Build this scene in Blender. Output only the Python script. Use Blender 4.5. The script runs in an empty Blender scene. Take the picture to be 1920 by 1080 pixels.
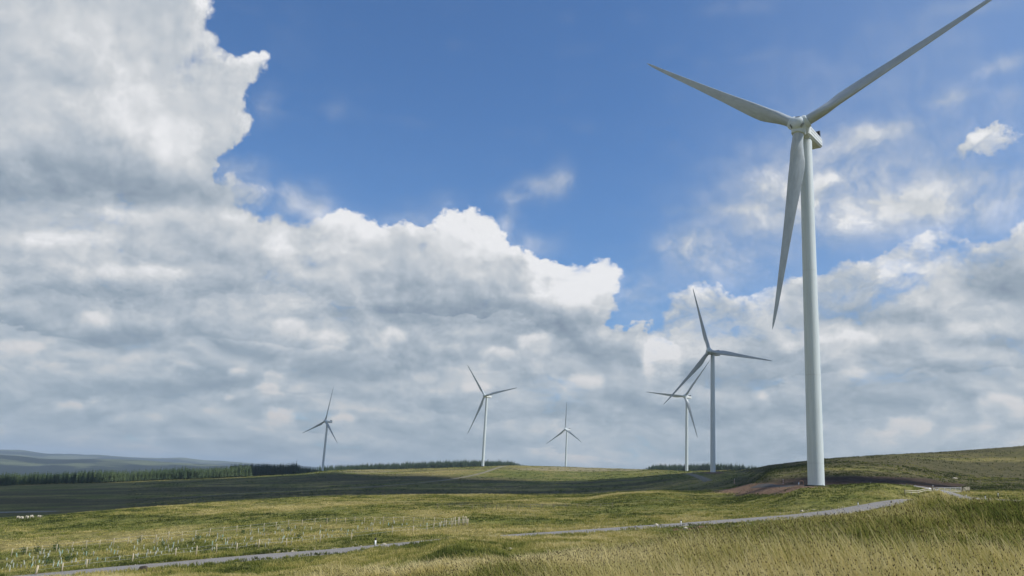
import bpy, math, random
import numpy as np
from mathutils import Matrix, Vector
R_ = math.radians
scene = bpy.context.scene
COL = scene.collection
random.seed(7)
rng = np.random.default_rng(11)

# ------------------------------------------------------------------ camera
FPX = 1479.2
PITCH, ROLL = R_(12.7846), R_(3.3889)
CX, CY = 933.1, 569.7                      # optical centre, in pixels of a 1920 x 1080 frame
Fv = np.array([0, math.cos(PITCH), math.sin(PITCH)])
U0 = np.array([0, -math.sin(PITCH), math.cos(PITCH)])
X0 = np.array([1.0, 0, 0])
Rv = math.cos(ROLL) * X0 + math.sin(ROLL) * U0
Uv = -math.sin(ROLL) * X0 + math.cos(ROLL) * U0
cam_d = bpy.data.cameras.new('camera')
cam = bpy.data.objects.new('camera', cam_d)
COL.objects.link(cam)
m = Matrix(((Rv[0], Uv[0], -Fv[0], 0), (Rv[1], Uv[1], -Fv[1], 0), (Rv[2], Uv[2], -Fv[2], 0), (0, 0, 0, 1)))
cam.matrix_world = m
cam_d.sensor_width = 36
cam_d.lens = FPX * 36 / 1920
cam_d.shift_x = (960 - CX) / 1920
cam_d.shift_y = (CY - 540) / 1920
cam_d.clip_start = 0.1
cam_d.clip_end = 60000
scene.camera = cam

def pix_dir(u, v):
    u = np.asarray(u, float); v = np.asarray(v, float)
    d = Fv + np.multiply.outer((u - CX) / FPX, Rv) - np.multiply.outer((v - CY) / FPX, Uv)
    return d / np.linalg.norm(d, axis=-1, keepdims=True)
def pix_az_te(u, v):
    d = pix_dir(u, v)
    return np.arctan2(d[..., 0], d[..., 1]), d[..., 2] / np.hypot(d[..., 0], d[..., 1])
def horizon_v(u):
    lo, hi = 600.0, 1300.0
    for _ in range(40):
        mid = (lo + hi) / 2
        if pix_az_te(u, mid)[1] > 0: lo = mid
        else: hi = mid
    return lo
def project(P):
    P = np.asarray(P, float)
    d = P @ Fv
    return CX + FPX * (P @ Rv) / d, CY - FPX * (P @ Uv) / d

# ------------------------------------------------------------------ noise
def _hash(ix, iy, seed):
    h = (ix.astype(np.int64) * 374761393 + iy.astype(np.int64) * 668265263 + seed * 1442695041) & 0xffffffff
    h = ((h ^ (h >> 13)) * 1274126177) & 0xffffffff
    return ((h ^ (h >> 16)) & 0xffffff) / float(0xffffff)
def vnoise(x, y, seed=0):
    ix = np.floor(x); iy = np.floor(y)
    fx = x - ix; fy = y - iy
    fx = fx * fx * fx * (fx * (fx * 6 - 15) + 10); fy = fy * fy * fy * (fy * (fy * 6 - 15) + 10)
    a = _hash(ix, iy, seed); b = _hash(ix + 1, iy, seed); c = _hash(ix, iy + 1, seed); d = _hash(ix + 1, iy + 1, seed)
    return (a + (b - a) * fx) * (1 - fy) + (c + (d - c) * fx) * fy - 0.5
def fbm(x, y, seed=0, o=4, g=0.5):
    r = 0; a = 1.0; t = 0
    for k in range(o):
        r = r + a * vnoise(x, y, seed + k * 17); t += a
        x, y = x * 1.97 * 0.8 + y * 1.97 * 0.6 + 3.1, -x * 1.97 * 0.6 + y * 1.97 * 0.8 - 1.7
        a *= g
    return r / t

# ------------------------------------------------------------------ terrain: surveyed rings round the viewpoint
# each ring: (column, distance in metres, 'v' sight line or 'z' level, value)
RINGS = [
 [(-300,45,'z',-9),(0,45,'z',-9),(200,42,'z',-8),(400,35,'z',-6),(600,26,'z',-4.1),(800,18,'z',-2.9),(1000,13,'z',-2.2),(1200,11,'z',-1.8),(1400,10,'z',-1.5),(1600,9,'z',-1.35),(1920,8,'z',-1.3),(2200,8,'z',-1.3)],
 [(-300,90,'v',1104),(0,90,'v',1096),(200,84,'v',1092),(400,66,'v',1090),(600,45,'v',1088),(800,30,'v',1102),(1000,26,'v',1088),(1200,27,'v',1060),(1400,28,'v',1030),(1500,29,'v',1018),(1700,30,'v',998),(1800,30,'v',990),(1920,30,'v',984),(2200,30,'v',975)],
 [(-300,104,'v',1104),(0,104,'v',1091),(200,102,'v',1086),(400,100,'v',1069),(600,98,'v',1056),(703,96,'v',1045),(790,94,'v',1031),(830,94,'v',1019),(870,94,'v',1013),(920,95,'v',1017),(960,98,'v',1023),(1100,108,'v',1011),(1280,120,'v',998),(1400,130,'v',988),(1500,138,'v',982),(1600,146,'v',969),(1680,150,'v',955),(1710,152,'v',943),(1750,158,'v',935),(1790,164,'v',938),(1830,168,'v',948),(1920,165,'v',955),(2200,165,'v',955)],
 [(-300,118,'v',1105),(0,114,'v',1088),(100,112,'v',1079),(200,111,'v',1070),(300,111,'v',1062),(480,111,'v',1046),(600,112,'v',1037),(703,113,'v',1027),(800,116,'v',1018),(870,119,'v',1012),(950,122,'v',1007),(1100,128,'v',996.5),(1280,138,'v',984.5),(1400,146,'v',975.5),(1500,152,'v',968.5),(1600,160,'v',956),(1690,172,'v',941),(1750,182,'v',939),(1810,186,'v',936.5),(1850,186,'v',937),(1920,184,'v',941.5),(2200,190,'v',950)],
 [(-300,255,'v',990),(0,260,'v',975),(100,265,'v',968),(240,275,'v',957),(480,290,'v',939),(620,300,'v',932),(800,315,'v',929),(960,330,'v',928),(1100,335,'v',930),(1160,330,'v',924),(1240,320,'v',921),(1320,300,'v',925),(1380,270,'v',927),(1440,230,'v',921),(1500,206,'v',912.5),(1530,206,'v',911.8),(1580,206,'v',911),(1610,200,'v',910.5),(1650,195,'v',909),(1700,202,'v',914),(1760,214,'v',923),(1810,220,'v',926),(1920,230,'v',926),(2200,240,'v',925)],
 [(-300,330,'v',990),(0,340,'v',980),(240,360,'v',961),(480,380,'v',943),(620,400,'v',934),(960,430,'v',930),(1200,440,'v',924),(1320,400,'v',915),(1400,330,'v',909),(1440,260,'v',910),(1530,240,'v',910),(1600,240,'v',909.5),(1700,240,'v',910),(1760,250,'v',914),(1810,270,'v',915),(1920,290,'v',912),(2200,300,'v',910)],
 [(-300,600,'v',950),(0,600,'v',948),(240,640,'v',935),(480,660,'v',922),(620,700,'v',914),(800,720,'v',905),(960,740,'v',900),(1100,740,'v',899),(1200,700,'v',895),(1290,640,'v',889),(1338,634,'v',885),(1400,520,'v',890),(1440,290,'v',893),(1530,262,'v',892),(1600,262,'v',893),(1700,275,'v',896),(1760,300,'v',901),(1810,330,'v',898),(1920,360,'v',895),(2200,380,'v',890)],
 [(-300,950,'v',925),(0,1000,'v',912),(240,1020,'v',904),(480,1050,'v',893.5),(560,1050,'v',888.5),(620,1060,'v',882),(760,1060,'v',880),(905,1063,'v',875.3),(960,1100,'v',873.5),(1061,1150,'v',876.5),(1180,1150,'v',881.5),(1288,1014,'v',885.5),(1338,900,'v',883),(1400,650,'v',880),(1440,600,'v',875),(1530,560,'v',867),(1600,560,'v',862),(1700,560,'v',855),(1800,560,'v',848),(1920,560,'v',839),(2200,560,'v',815)],
 [(-300,1250,'v',925),(0,1250,'v',911),(240,1250,'v',904),(480,1280,'v',893),(560,1300,'v',898),(620,1310,'v',900),(680,1280,'v',896),(760,1280,'v',888),(905,1280,'v',884),(1061,1300,'v',889),(1180,1280,'v',888),(1288,1200,'v',890),(1338,1100,'v',887),(1400,900,'v',885),(1440,850,'v',880),(1530,800,'v',880),(1920,800,'v',870),(2200,800,'v',860)],
 [(-300,1600,'v',922),(0,1600,'v',909),(240,1600,'v',902),(480,1550,'v',886),(620,1550,'v',886),(760,1550,'v',881),(870,1550,'v',876),(960,1550,'v',879),(1000,1570,'v',886),(1061,1600,'v',893.5),(1180,1500,'v',886),(1240,1450,'v',884),(1288,1450,'v',884.5),(1338,1400,'v',884),(1400,1300,'v',884),(1440,1250,'v',885),(1530,1200,'v',900),(1920,1200,'v',900),(2200,1200,'v',900)],
 [(-300,2600,'z',-150),(0,2600,'z',-150),(480,2600,'z',-110),(960,2600,'z',-90),(1400,2600,'z',-70),(2200,2600,'z',-60)],
 [(-300,4600,'v',900),(0,4600,'v',897),(240,4600,'v',890),(480,4600,'v',886),(960,4600,'z',-120),(2200,4600,'z',-120)],
 [(-300,6500,'v',846),(0,6500,'v',853.5),(40,6600,'v',856),(80,6600,'v',861),(100,6400,'v',861.5),(200,6400,'v',861),(260,6400,'v',862.5),(300,6500,'v',865),(400,6600,'v',871),(480,6600,'v',877),(620,6600,'v',886),(960,6600,'z',-60),(2200,6600,'z',-60)],
 [(-300,8500,'v',862),(0,8500,'v',866),(240,8500,'v',873),(480,8500,'v',882),(960,8500,'z',-120),(2200,8500,'z',-120)],
 [(-300,12000,'v',848),(-100,12000,'v',846),(0,12000,'v',843.5),(40,12000,'v',844),(65,12000,'v',848),(90,12000,'v',851.5),(140,12000,'v',852.5),(190,12000,'v',853),(240,12000,'v',857.5),(290,12000,'v',860),(345,12000,'v',858.5),(375,12000,'v',863),(420,12000,'v',864.5),(480,12000,'v',868.5),(620,12000,'v',878),(960,12000,'z',-20),(2200,12000,'z',-20)],
 [(-300,15800,'z',-160),(480,15800,'z',-160),(2200,15800,'z',-160)],
]
_hv = {}
def hv(u):
    if u not in _hv: _hv[u] = horizon_v(u)
    return _hv[u]
NAZ = 7200
_azg = (np.arange(NAZ) + 0.5) / NAZ * 2 * np.pi - np.pi
def _smooth(a, s):
    k = np.arange(-4 * s, 4 * s + 1); w = np.exp(-k * k / (2.0 * s * s)); w /= w.sum()
    p = np.concatenate([a[-4 * s:], a, a[:4 * s]])
    return np.convolve(p, w, 'valid')
LD = np.zeros((len(RINGS) + 1, NAZ)); LZ = np.zeros_like(LD)
LD[0] = math.log(0.4); LZ[0] = -1.68
for i, ring in enumerate(RINGS):
    a = []; d = []; z = []
    for (u, dd, k, val) in ring:
        v = hv(u) if k == 'z' else val
        az, te = pix_az_te(u, v)
        a.append(float(az)); d.append(math.log(dd)); z.append(val if k == 'z' else dd * float(te))
    # carry on round the back
    LD[i + 1] = _smooth(np.interp(_azg, a, d, period=2 * np.pi), 5)
    LZ[i + 1] = _smooth(np.interp(_azg, a, z, period=2 * np.pi), 5)
for i in range(1, len(LD)):
    LD[i] = np.maximum(LD[i], LD[i - 1] + 0.012)
# monotone cubic slopes along distance
H = np.diff(LD, axis=0); DZ = np.diff(LZ, axis=0) / H
SL = np.zeros_like(LZ)
w1 = 2 * H[1:] + H[:-1]; w2 = H[1:] + 2 * H[:-1]
same = DZ[1:] * DZ[:-1] > 0
with np.errstate(divide='ignore', invalid='ignore'):
    hm = (w1 + w2) / (w1 / DZ[:-1] + w2 / DZ[1:])
SL[1:-1] = np.where(same, hm, 0)
SL[0] = DZ[0]; SL[-1] = DZ[-1]

# ---- tracks (polylines in x, y)
def world_at(u, d):
    az = float(pix_az_te(u, hv(u))[0])
    return (d * math.sin(az), d * math.cos(az))
def col_az(u, v): return float(pix_az_te(u, v)[0])
def pv(u, v, d):
    az = col_az(u, v); return (d * math.sin(az), d * math.cos(az))
TRACK_MAIN = [pv(-260,1110,119), pv(-100,1098,116), pv(0,1088,114), pv(100,1079,112), pv(200,1070,111), pv(300,1062,111), pv(480,1046,111), pv(600,1037,112), pv(703,1027,113), pv(800,1018,116), pv(870,1012,119), pv(950,1007,122), pv(1100,996.5,128), pv(1280,984.5,138), pv(1400,975.5,146), pv(1500,968.5,152), pv(1600,956,160), pv(1690,941,172), pv(1750,939,181), pv(1800,936.5,185), pv(1850,937,186), pv(1920,941.5,184), pv(2100,948,186)]
TRACK_GATE = [pv(1830,937,186), pv(1808,933,192), pv(1790,928,203), pv(1772,922,216), pv(1752,918,226), pv(1725,914,236), pv(1690,910,240), pv(1640,910,238)]
TRACK_PAD = [pv(1640,910,238), pv(1590,910,231), pv(1545,911,226), pv(1500,911,230), pv(1440,910,262), pv(1415,909,290)]
TRACK_SPUR = [pv(1328,902,470), pv(1318,898,520), pv(1300,892,600), pv(1291,889,650), pv(1300,887,680), pv(1330,886,660)]
TRACK_HILL = [pv(330,930,590), pv(480,925,640), pv(620,921,620), pv(700,915,660), pv(780,907,720), pv(840,900,770), pv(900,892,850), pv(930,883,940), pv(950,878,1030), pv(985,875,1080)]
TRACK_LOW = [pv(-200,948,500), pv(-60,948,500), pv(40,950,500), pv(110,955,480)]
def resample(pts, step):
    P = np.array(pts, float)
    # Catmull-Rom
    Q = [P[0] * 2 - P[1]] + list(P) + [P[-1] * 2 - P[-2]]
    out = []
    for i in range(1, len(Q) - 2):
        p0, p1, p2, p3 = Q[i - 1], Q[i], Q[i + 1], Q[i + 2]
        n = max(2, int(np.linalg.norm(p2 - p1) / step))
        for t in np.arange(n) / n:
            out.append(0.5 * (2 * p1 + (p2 - p0) * t + (2 * p0 - 5 * p1 + 4 * p2 - p3) * t * t + (3 * p1 - p0 - 3 * p2 + p3) * t ** 3))
    out.append(P[-1])
    return np.array(out)
TR = [(resample(TRACK_MAIN, 3), 2.6), (resample(TRACK_GATE, 4), 2.4), (resample(TRACK_HILL, 12), 2.6), (resample(TRACK_LOW, 8), 5.0), (resample(TRACK_SPUR, 8), 2.4), (resample(TRACK_PAD, 4), 1.6)]
def track_dist(x, y):
    best = np.full(x.shape, 1e9)
    for P, hw in TR:
        lo = P.min(0) - 25; hi = P.max(0) + 25
        sel = np.nonzero((x > lo[0]) & (x < hi[0]) & (y > lo[1]) & (y < hi[1]))[0]
        if not len(sel): continue
        for c in range(0, len(sel), 100000):
            s = sel[c:c + 100000]
            dm = np.full(len(s), 1e9)
            for a, b in zip(P[:-1], P[1:]):
                ab = b - a; t = np.clip(((x[s] - a[0]) * ab[0] + (y[s] - a[1]) * ab[1]) / (ab @ ab), 0, 1)
                dm = np.minimum(dm, np.hypot(x[s] - a[0] - t * ab[0], y[s] - a[1] - t * ab[1]) - hw)
            best[s] = np.minimum(best[s], dm)
    return best

def base_height(x, y):
    az = np.arctan2(x, y); d = np.maximum(np.hypot(x, y), 0.41); ld = np.log(d)
    f = (az + np.pi) / (2 * np.pi) * NAZ - 0.5
    i0 = np.floor(f).astype(int); t = f - i0
    res = 0
    for ii, w in ((i0 % NAZ, 1 - t), ((i0 + 1) % NAZ, t)):
        L = LD[:, ii]; k = np.clip((L <= ld).sum(0) - 1, 0, L.shape[0] - 2)
        l0 = LD[k, ii]; l1 = LD[k + 1, ii]; z0 = LZ[k, ii]; z1 = LZ[k + 1, ii]; s0 = SL[k, ii]; s1 = SL[k + 1, ii]
        h = l1 - l0; q = np.clip((ld - l0) / h, 0, 1)
        zz = (2 * q**3 - 3 * q**2 + 1) * z0 + (q**3 - 2 * q**2 + q) * h * s0 + (-2 * q**3 + 3 * q**2) * z1 + (q**3 - q**2) * h * s1
        res = res + w * zz
    return res
T6 = (211.08 * math.sin(R_(22.21)), 211.08 * math.cos(R_(22.21)))
def height(x, y, td=None, lump=True):
    x = np.asarray(x, float).ravel(); y = np.asarray(y, float).ravel()
    z = base_height(x, y)
    d = np.hypot(x, y)
    if td is None: td = track_dist(x, y)
    off = np.clip(td / 4.0, 0, 1)
    pad = np.clip((np.hypot(x - T6[0], y - T6[1]) - 5) / 8, 0, 1)
    off = off * pad
    near = np.clip(d / 12, 0.25, 1)
    und = fbm(x / 17, y / 17, 3, 3) * 0.55 * near * np.clip(1.6 - d / 900, 0.4, 1)
    lum = (np.abs(fbm(x / 2.3, y / 2.3, 9, 3)) * 0.75) * near
    big = fbm(x / 400, y / 400, 31, 4) * np.clip((d - 2600) / 2500, 0, 1) * 26
    fold = fbm(x / 90, y / 90, 51, 3) * 3.0 * np.clip((d - 380) / 250, 0, 1) * np.clip((1000 - d) / 200, 0, 1)
    z = z + und * off + big + fold * 0.6 * off
    if lump: z = z + lum * off
    return z

def ray_hit(u, v, dmin=8.0, dmax=15000.0):
    az, te = pix_az_te(u, v); az = float(az); te = float(te)
    d = np.exp(np.linspace(math.log(dmin), math.log(dmax), 2600))
    z = height(d * math.sin(az), d * math.cos(az), td=np.full(d.shape, 5.0), lump=False)
    k = np.nonzero(z >= d * te)[0]
    if not len(k): return None
    dd = d[k[0]]
    return dd * math.sin(az), dd * math.cos(az), float(z[k[0]]), dd

# ------------------------------------------------------------------ node helpers and materials
def new_mat(name, rough=0.85, spec=0.3):
    mt = bpy.data.materials.new(name); mt.use_nodes = True
    nt = mt.node_tree; b = nt.nodes['Principled BSDF']
    b.inputs['Roughness'].default_value = rough
    b.inputs['Specular IOR Level'].default_value = spec
    return mt, nt, b
def nd(nt, t, **kw):
    n = nt.nodes.new(t)
    for k, v in kw.items(): setattr(n, k, v)
    return n
def setin(nt, sock, v):
    if isinstance(v, bpy.types.NodeSocket): nt.links.new(v, sock)
    elif v is not None: sock.default_value = v
def mth(nt, op, a, b=None, c=None, clamp=False):
    n = nd(nt, 'ShaderNodeMath', operation=op, use_clamp=clamp)
    for i, v in enumerate((a, b, c)): setin(nt, n.inputs[i], v)
    return n.outputs[0]
def vm(nt, op, a, b=None, c=None, out=0):
    n = nd(nt, 'ShaderNodeVectorMath', operation=op)
    for i, v in enumerate((a, b, c)): setin(nt, n.inputs[i], v)
    return n.outputs[out]
def noise(nt, vec, scale, detail=4, rough=0.5, dist=0.0, lac=2.0):
    n = nd(nt, 'ShaderNodeTexNoise'); n.inputs['Scale'].default_value = scale; n.inputs['Detail'].default_value = detail
    n.inputs['Roughness'].default_value = rough; n.inputs['Distortion'].default_value = dist; n.inputs['Lacunarity'].default_value = lac
    setin(nt, n.inputs['Vector'], vec)
    return n.outputs['Fac']
def ramp(nt, fac, pts):
    n = nd(nt, 'ShaderNodeValToRGB'); cr = n.color_ramp
    while len(cr.elements) < len(pts): cr.elements.new(0.5)
    for e, (p, c) in zip(cr.elements, pts):
        e.position = p; e.color = (*c, 1) if not isinstance(c, (int, float)) else (c, c, c, 1)
    setin(nt, n.inputs[0], fac)
    return n.outputs[0]
def mix(nt, f, a, b, mode='MIX'):
    n = nd(nt, 'ShaderNodeMix', data_type='RGBA', blend_type=mode)
    setin(nt, n.inputs[0], f)
    for s, v in ((n.inputs[6], a), (n.inputs[7], b)):
        if isinstance(v, tuple): v = (*v, 1) if len(v) == 3 else v
        setin(nt, s, v)
    return n.outputs[2]
def smooth(nt, x, a, b, lo=0.0, hi=1.0):
    n = nd(nt, 'ShaderNodeMapRange', interpolation_type='SMOOTHSTEP')
    setin(nt, n.inputs[0], x)
    for i, v in zip((1, 2, 3, 4), (a, b, lo, hi)): n.inputs[i].default_value = v
    return n.outputs[0]
def bump(nt, b, h, strength=0.4, dist=0.1):
    n = nd(nt, 'ShaderNodeBump'); n.inputs['Strength'].default_value = strength; n.inputs['Distance'].default_value = dist
    nt.links.new(h, n.inputs['Height']); nt.links.new(n.outputs[0], b.inputs['Normal'])
def worldpos(nt): return nd(nt, 'ShaderNodeNewGeometry').outputs['Position']
def objpos(nt): return nd(nt, 'ShaderNodeTexCoord').outputs['Object']

def flecked(name, col, col2, rough=0.6, scale=8, spec=0.3, bmp=0.0):
    mt, nt, b = new_mat(name, rough, spec)
    n = noise(nt, objpos(nt), scale, 5, 0.6)
    nt.links.new(mix(nt, smooth(nt, n, 0.35, 0.7), col, col2), b.inputs['Base Color'])
    if bmp: bump(nt, b, n, bmp, 0.02)
    return mt
M = {}
# turbine paint: light grey gel coat with faint weather streaks running down
mt, nt, b = new_mat('turbine_paint', 0.42, 0.4)
P = objpos(nt)
st = noise(nt, vm(nt, 'MULTIPLY', P, (3.0, 3.0, 0.12)), 1.0, 5, 0.6)
fl = noise(nt, P, 14.0, 3, 0.6)
c = mix(nt, smooth(nt, st, 0.3, 0.75), (0.61, 0.67, 0.675), (0.53, 0.585, 0.59))
c = mix(nt, smooth(nt, fl, 0.45, 0.8, 0, 0.35), c, (0.44, 0.47, 0.46))
sz = nd(nt, 'ShaderNodeSeparateXYZ'); nt.links.new(P, sz.inputs[0]); seam = None
for zz0 in (5.4, 27.0, 54.0):      # bolted flange joints
    sm_ = mth(nt, 'LESS_THAN', mth(nt, 'ABSOLUTE', mth(nt, 'SUBTRACT', sz.outputs[2], zz0)), 0.16)
    seam = sm_ if seam is None else mth(nt, 'MAXIMUM', seam, sm_)
c = mix(nt, mth(nt, 'MULTIPLY', seam, 0.16), c, (0.34, 0.36, 0.35))
drip = noise(nt, vm(nt, 'MULTIPLY', P, (5.0, 5.0, 0.05)), 1.0, 3, 0.5)
c = mix(nt, smooth(nt, drip, 0.60, 0.72, 0, 0.30), c, (0.36, 0.38, 0.36))
nt.links.new(c, b.inputs['Base Color']); M['paint'] = mt
mt, nt, b = new_mat('blade_gelcoat', 0.33, 0.5)
P = objpos(nt)
st = noise(nt, vm(nt, 'MULTIPLY', P, (1.5, 1.5, 0.35)), 1.0, 6, 0.65)
c = mix(nt, smooth(nt, st, 0.35, 0.75), (0.44, 0.485, 0.50), (0.35, 0.385, 0.40))
nt.links.new(c, b.inputs['Base Color']); M['blade'] = mt
M['nacelle'] = flecked('nacelle_shell', (0.70, 0.73, 0.72), (0.60, 0.63, 0.62), 0.4, 1.5)
M['groove'] = flecked('panel_seam', (0.16, 0.17, 0.17), (0.11, 0.12, 0.12), 0.7)
M['dark'] = flecked('dark_metal', (0.02, 0.021, 0.024), (0.035, 0.035, 0.04), 0.5)
M['steel'] = flecked('galvanised_steel', (0.58, 0.585, 0.58), (0.46, 0.465, 0.46), 0.45, 6)
M['concrete'] = flecked('concrete', (0.05, 0.05, 0.048), (0.035, 0.034, 0.032), 0.9, 3)
M['wood'] = flecked('pale_timber', (0.48, 0.42, 0.29), (0.34, 0.29, 0.19), 0.8, 5)
M['greywood'] = flecked('weathered_timber', (0.20, 0.17, 0.12), (0.13, 0.11, 0.08), 0.9, 5)
M['rail'] = flecked('new_timber_rail', (0.62, 0.58, 0.46), (0.5, 0.45, 0.33), 0.75, 5)
M['white'] = flecked('white_plastic', (0.78, 0.79, 0.78), (0.66, 0.67, 0.66), 0.5, 9)
M['black'] = flecked('black_plastic', (0.02, 0.02, 0.022), (0.03, 0.03, 0.03), 0.5, 9)
M['red'] = flecked('red_plastic', (0.45, 0.06, 0.04), (0.35, 0.05, 0.03), 0.5, 9)
M['orange'] = flecked('orange_plastic', (0.62, 0.33, 0.18), (0.5, 0.25, 0.14), 0.6, 9)
M['tube'] = flecked('pale_shelter_plastic', (0.50, 0.54, 0.47), (0.36, 0.40, 0.33), 0.5, 4)
M['tubeg'] = flecked('mint_shelter_plastic', (0.36, 0.56, 0.47), (0.30, 0.48, 0.40), 0.5, 4)
M['tubed'] = flecked('weathered_shelter_plastic', (0.33, 0.33, 0.27), (0.25, 0.25, 0.2), 0.7, 4)
M['wool'] = flecked('fleece', (0.50, 0.46, 0.37), (0.40, 0.35, 0.27), 0.95, 6, bmp=0.5)
M['face'] = flecked('dark_face_wool', (0.10, 0.085, 0.07), (0.06, 0.05, 0.04), 0.9, 6)
M['rockpale'] = flecked('pale_stone', (0.50, 0.45, 0.34), (0.36, 0.32, 0.24), 0.9, 3, bmp=0.6)
M['rockdark'] = flecked('dark_stone', (0.05, 0.04, 0.032), (0.028, 0.022, 0.018), 0.9, 3, bmp=0.6)
M['leaf'] = flecked('sapling_leaf', (0.035, 0.07, 0.018), (0.06, 0.10, 0.03), 0.7, 5)
M['cloudwhite'] = flecked('cloud_vapour', (0.85, 0.86, 0.88), (0.8, 0.81, 0.83), 1.0, 0.01, 0.0)

# moor
mt, nt, b = new_mat('moor_grass_ground', 0.95, 0.1)
P = worldpos(nt)
zone = nd(nt, 'ShaderNodeAttribute', attribute_name='zone'); zs = nd(nt, 'ShaderNodeSeparateColor'); nt.links.new(zone.outputs['Color'], zs.inputs[0])
zone2 = nd(nt, 'ShaderNodeAttribute', attribute_name='zone2'); zs2 = nd(nt, 'ShaderNodeSeparateColor'); nt.links.new(zone2.outputs['Color'], zs2.inputs[0])
n1 = noise(nt, P, 0.035, 6, 0.6); n2 = noise(nt, P, 0.6, 5, 0.65); n3 = noise(nt, P, 3.5, 3, 0.6)
nm = mth(nt, 'ADD', mth(nt, 'MULTIPLY', n2, 0.6), mth(nt, 'MULTIPLY', n3, 0.4))
green = mix(nt, smooth(nt, nm, 0.38, 0.62), (0.055, 0.068, 0.014), (0.165, 0.175, 0.036))
straw = mix(nt, smooth(nt, nm, 0.38, 0.62), (0.135, 0.112, 0.034), (0.33, 0.275, 0.105))
tn = mth(nt, 'ADD', zs2.outputs[0], mth(nt, 'MULTIPLY', mth(nt, 'SUBTRACT', n1, 0.5), 0.9), clamp=True)
c = mix(nt, tn, green, straw)
heath_shade = mix(nt, smooth(nt, n2, 0.35, 0.65), (0.042, 0.042, 0.018), (0.098, 0.084, 0.038))  # heath colour; on the right hill it also carries painted half shade
c = mix(nt, mth(nt, 'MULTIPLY', zs2.outputs[1], 0.9), c, heath_shade)
c = mix(nt, zs.outputs[2], c, mix(nt, smooth(nt, nm, 0.4, 0.62), (0.17, 0.15, 0.075), (0.32, 0.27, 0.15)))
c = mix(nt, zs.outputs[0], c, mix(nt, smooth(nt, nm, 0.35, 0.65), (0.030, 0.019, 0.012), (0.075, 0.052, 0.036)))
c = mix(nt, zs.outputs[1], c, mix(nt, smooth(nt, nm, 0.35, 0.65), (0.085, 0.048, 0.032), (0.22, 0.145, 0.09)))
far = noise(nt, vm(nt, 'MULTIPLY', P, (1, 1, 4)), 0.0011, 6, 0.55)
forest = mix(nt, smooth(nt, far, 0.50, 0.56), (0.007, 0.016, 0.011), (0.090, 0.105, 0.050))
c = mix(nt, zs2.outputs[2], c, forest)
nt.links.new(c, b.inputs['Base Color'])
bump(nt, b, mth(nt, 'ADD', n2, mth(nt, 'MULTIPLY', n3, 0.4)), 0.9, 0.5)
M['moor'] = mt
# gravel
mt, nt, b = new_mat('grey_gravel', 0.95, 0.15)
P = worldpos(nt)
g1 = noise(nt, P, 9, 4, 0.7); g2 = noise(nt, P, 0.7, 5, 0.6)
c = mix(nt, smooth(nt, g1, 0.3, 0.7), (0.160, 0.152, 0.142), (0.285, 0.272, 0.255))
c = mix(nt, smooth(nt, g2, 0.5, 0.72, 0, 0.6), c, (0.20, 0.17, 0.13))
nt.links.new(c, b.inputs['Base Color']); bump(nt, b, g1, 0.6, 0.05); M['gravel'] = mt
mt, nt, b = new_mat('hill_track_gravel', 0.95, 0.15)
P = worldpos(nt); g1 = noise(nt, P, 1.2, 5, 0.7)
nt.links.new(mix(nt, smooth(nt, g1, 0.35, 0.65), (0.07, 0.065, 0.04), (0.30, 0.27, 0.20)), b.inputs['Base Color']); M['gravel2'] = mt
mt, nt, b = new_mat('peaty_gravel', 0.95, 0.15)
P = worldpos(nt); g1 = noise(nt, P, 2.2, 5, 0.7)
nt.links.new(mix(nt, smooth(nt, g1, 0.35, 0.65), (0.05, 0.045, 0.04), (0.12, 0.11, 0.10)), b.inputs['Base Color']); M['peatroad'] = mt
# vegetation driven by a per-blade tint
def blade_mat(name, pts, trans=0.25):
    mt, nt, b = new_mat(name, 0.75, 0.15)
    a = nd(nt, 'ShaderNodeAttribute', attribute_name='tint')
    col = ramp(nt, a.outputs['Fac'], pts)
    nt.links.new(col, b.inputs['Base Color'])
    tr = nd(nt, 'ShaderNodeBsdfTranslucent'); nt.links.new(col, tr.inputs[0])
    mx = nd(nt, 'ShaderNodeMixShader'); mx.inputs[0].default_value = trans
    nt.links.new(b.outputs[0], mx.inputs[1]); nt.links.new(tr.outputs[0], mx.inputs[2])
    nt.links.new(mx.outputs[0], nt.nodes['Material Output'].inputs[0])
    return mt
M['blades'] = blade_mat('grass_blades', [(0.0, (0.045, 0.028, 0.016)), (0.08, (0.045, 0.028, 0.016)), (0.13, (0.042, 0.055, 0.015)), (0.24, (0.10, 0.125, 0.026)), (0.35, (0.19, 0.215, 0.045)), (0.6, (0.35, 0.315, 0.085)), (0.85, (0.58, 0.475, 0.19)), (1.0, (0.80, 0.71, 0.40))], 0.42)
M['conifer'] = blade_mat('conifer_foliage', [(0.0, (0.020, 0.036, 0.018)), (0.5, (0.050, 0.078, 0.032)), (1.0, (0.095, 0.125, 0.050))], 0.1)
M['bark'] = flecked('bark', (0.05, 0.038, 0.028), (0.08, 0.065, 0.05), 0.9)

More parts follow.
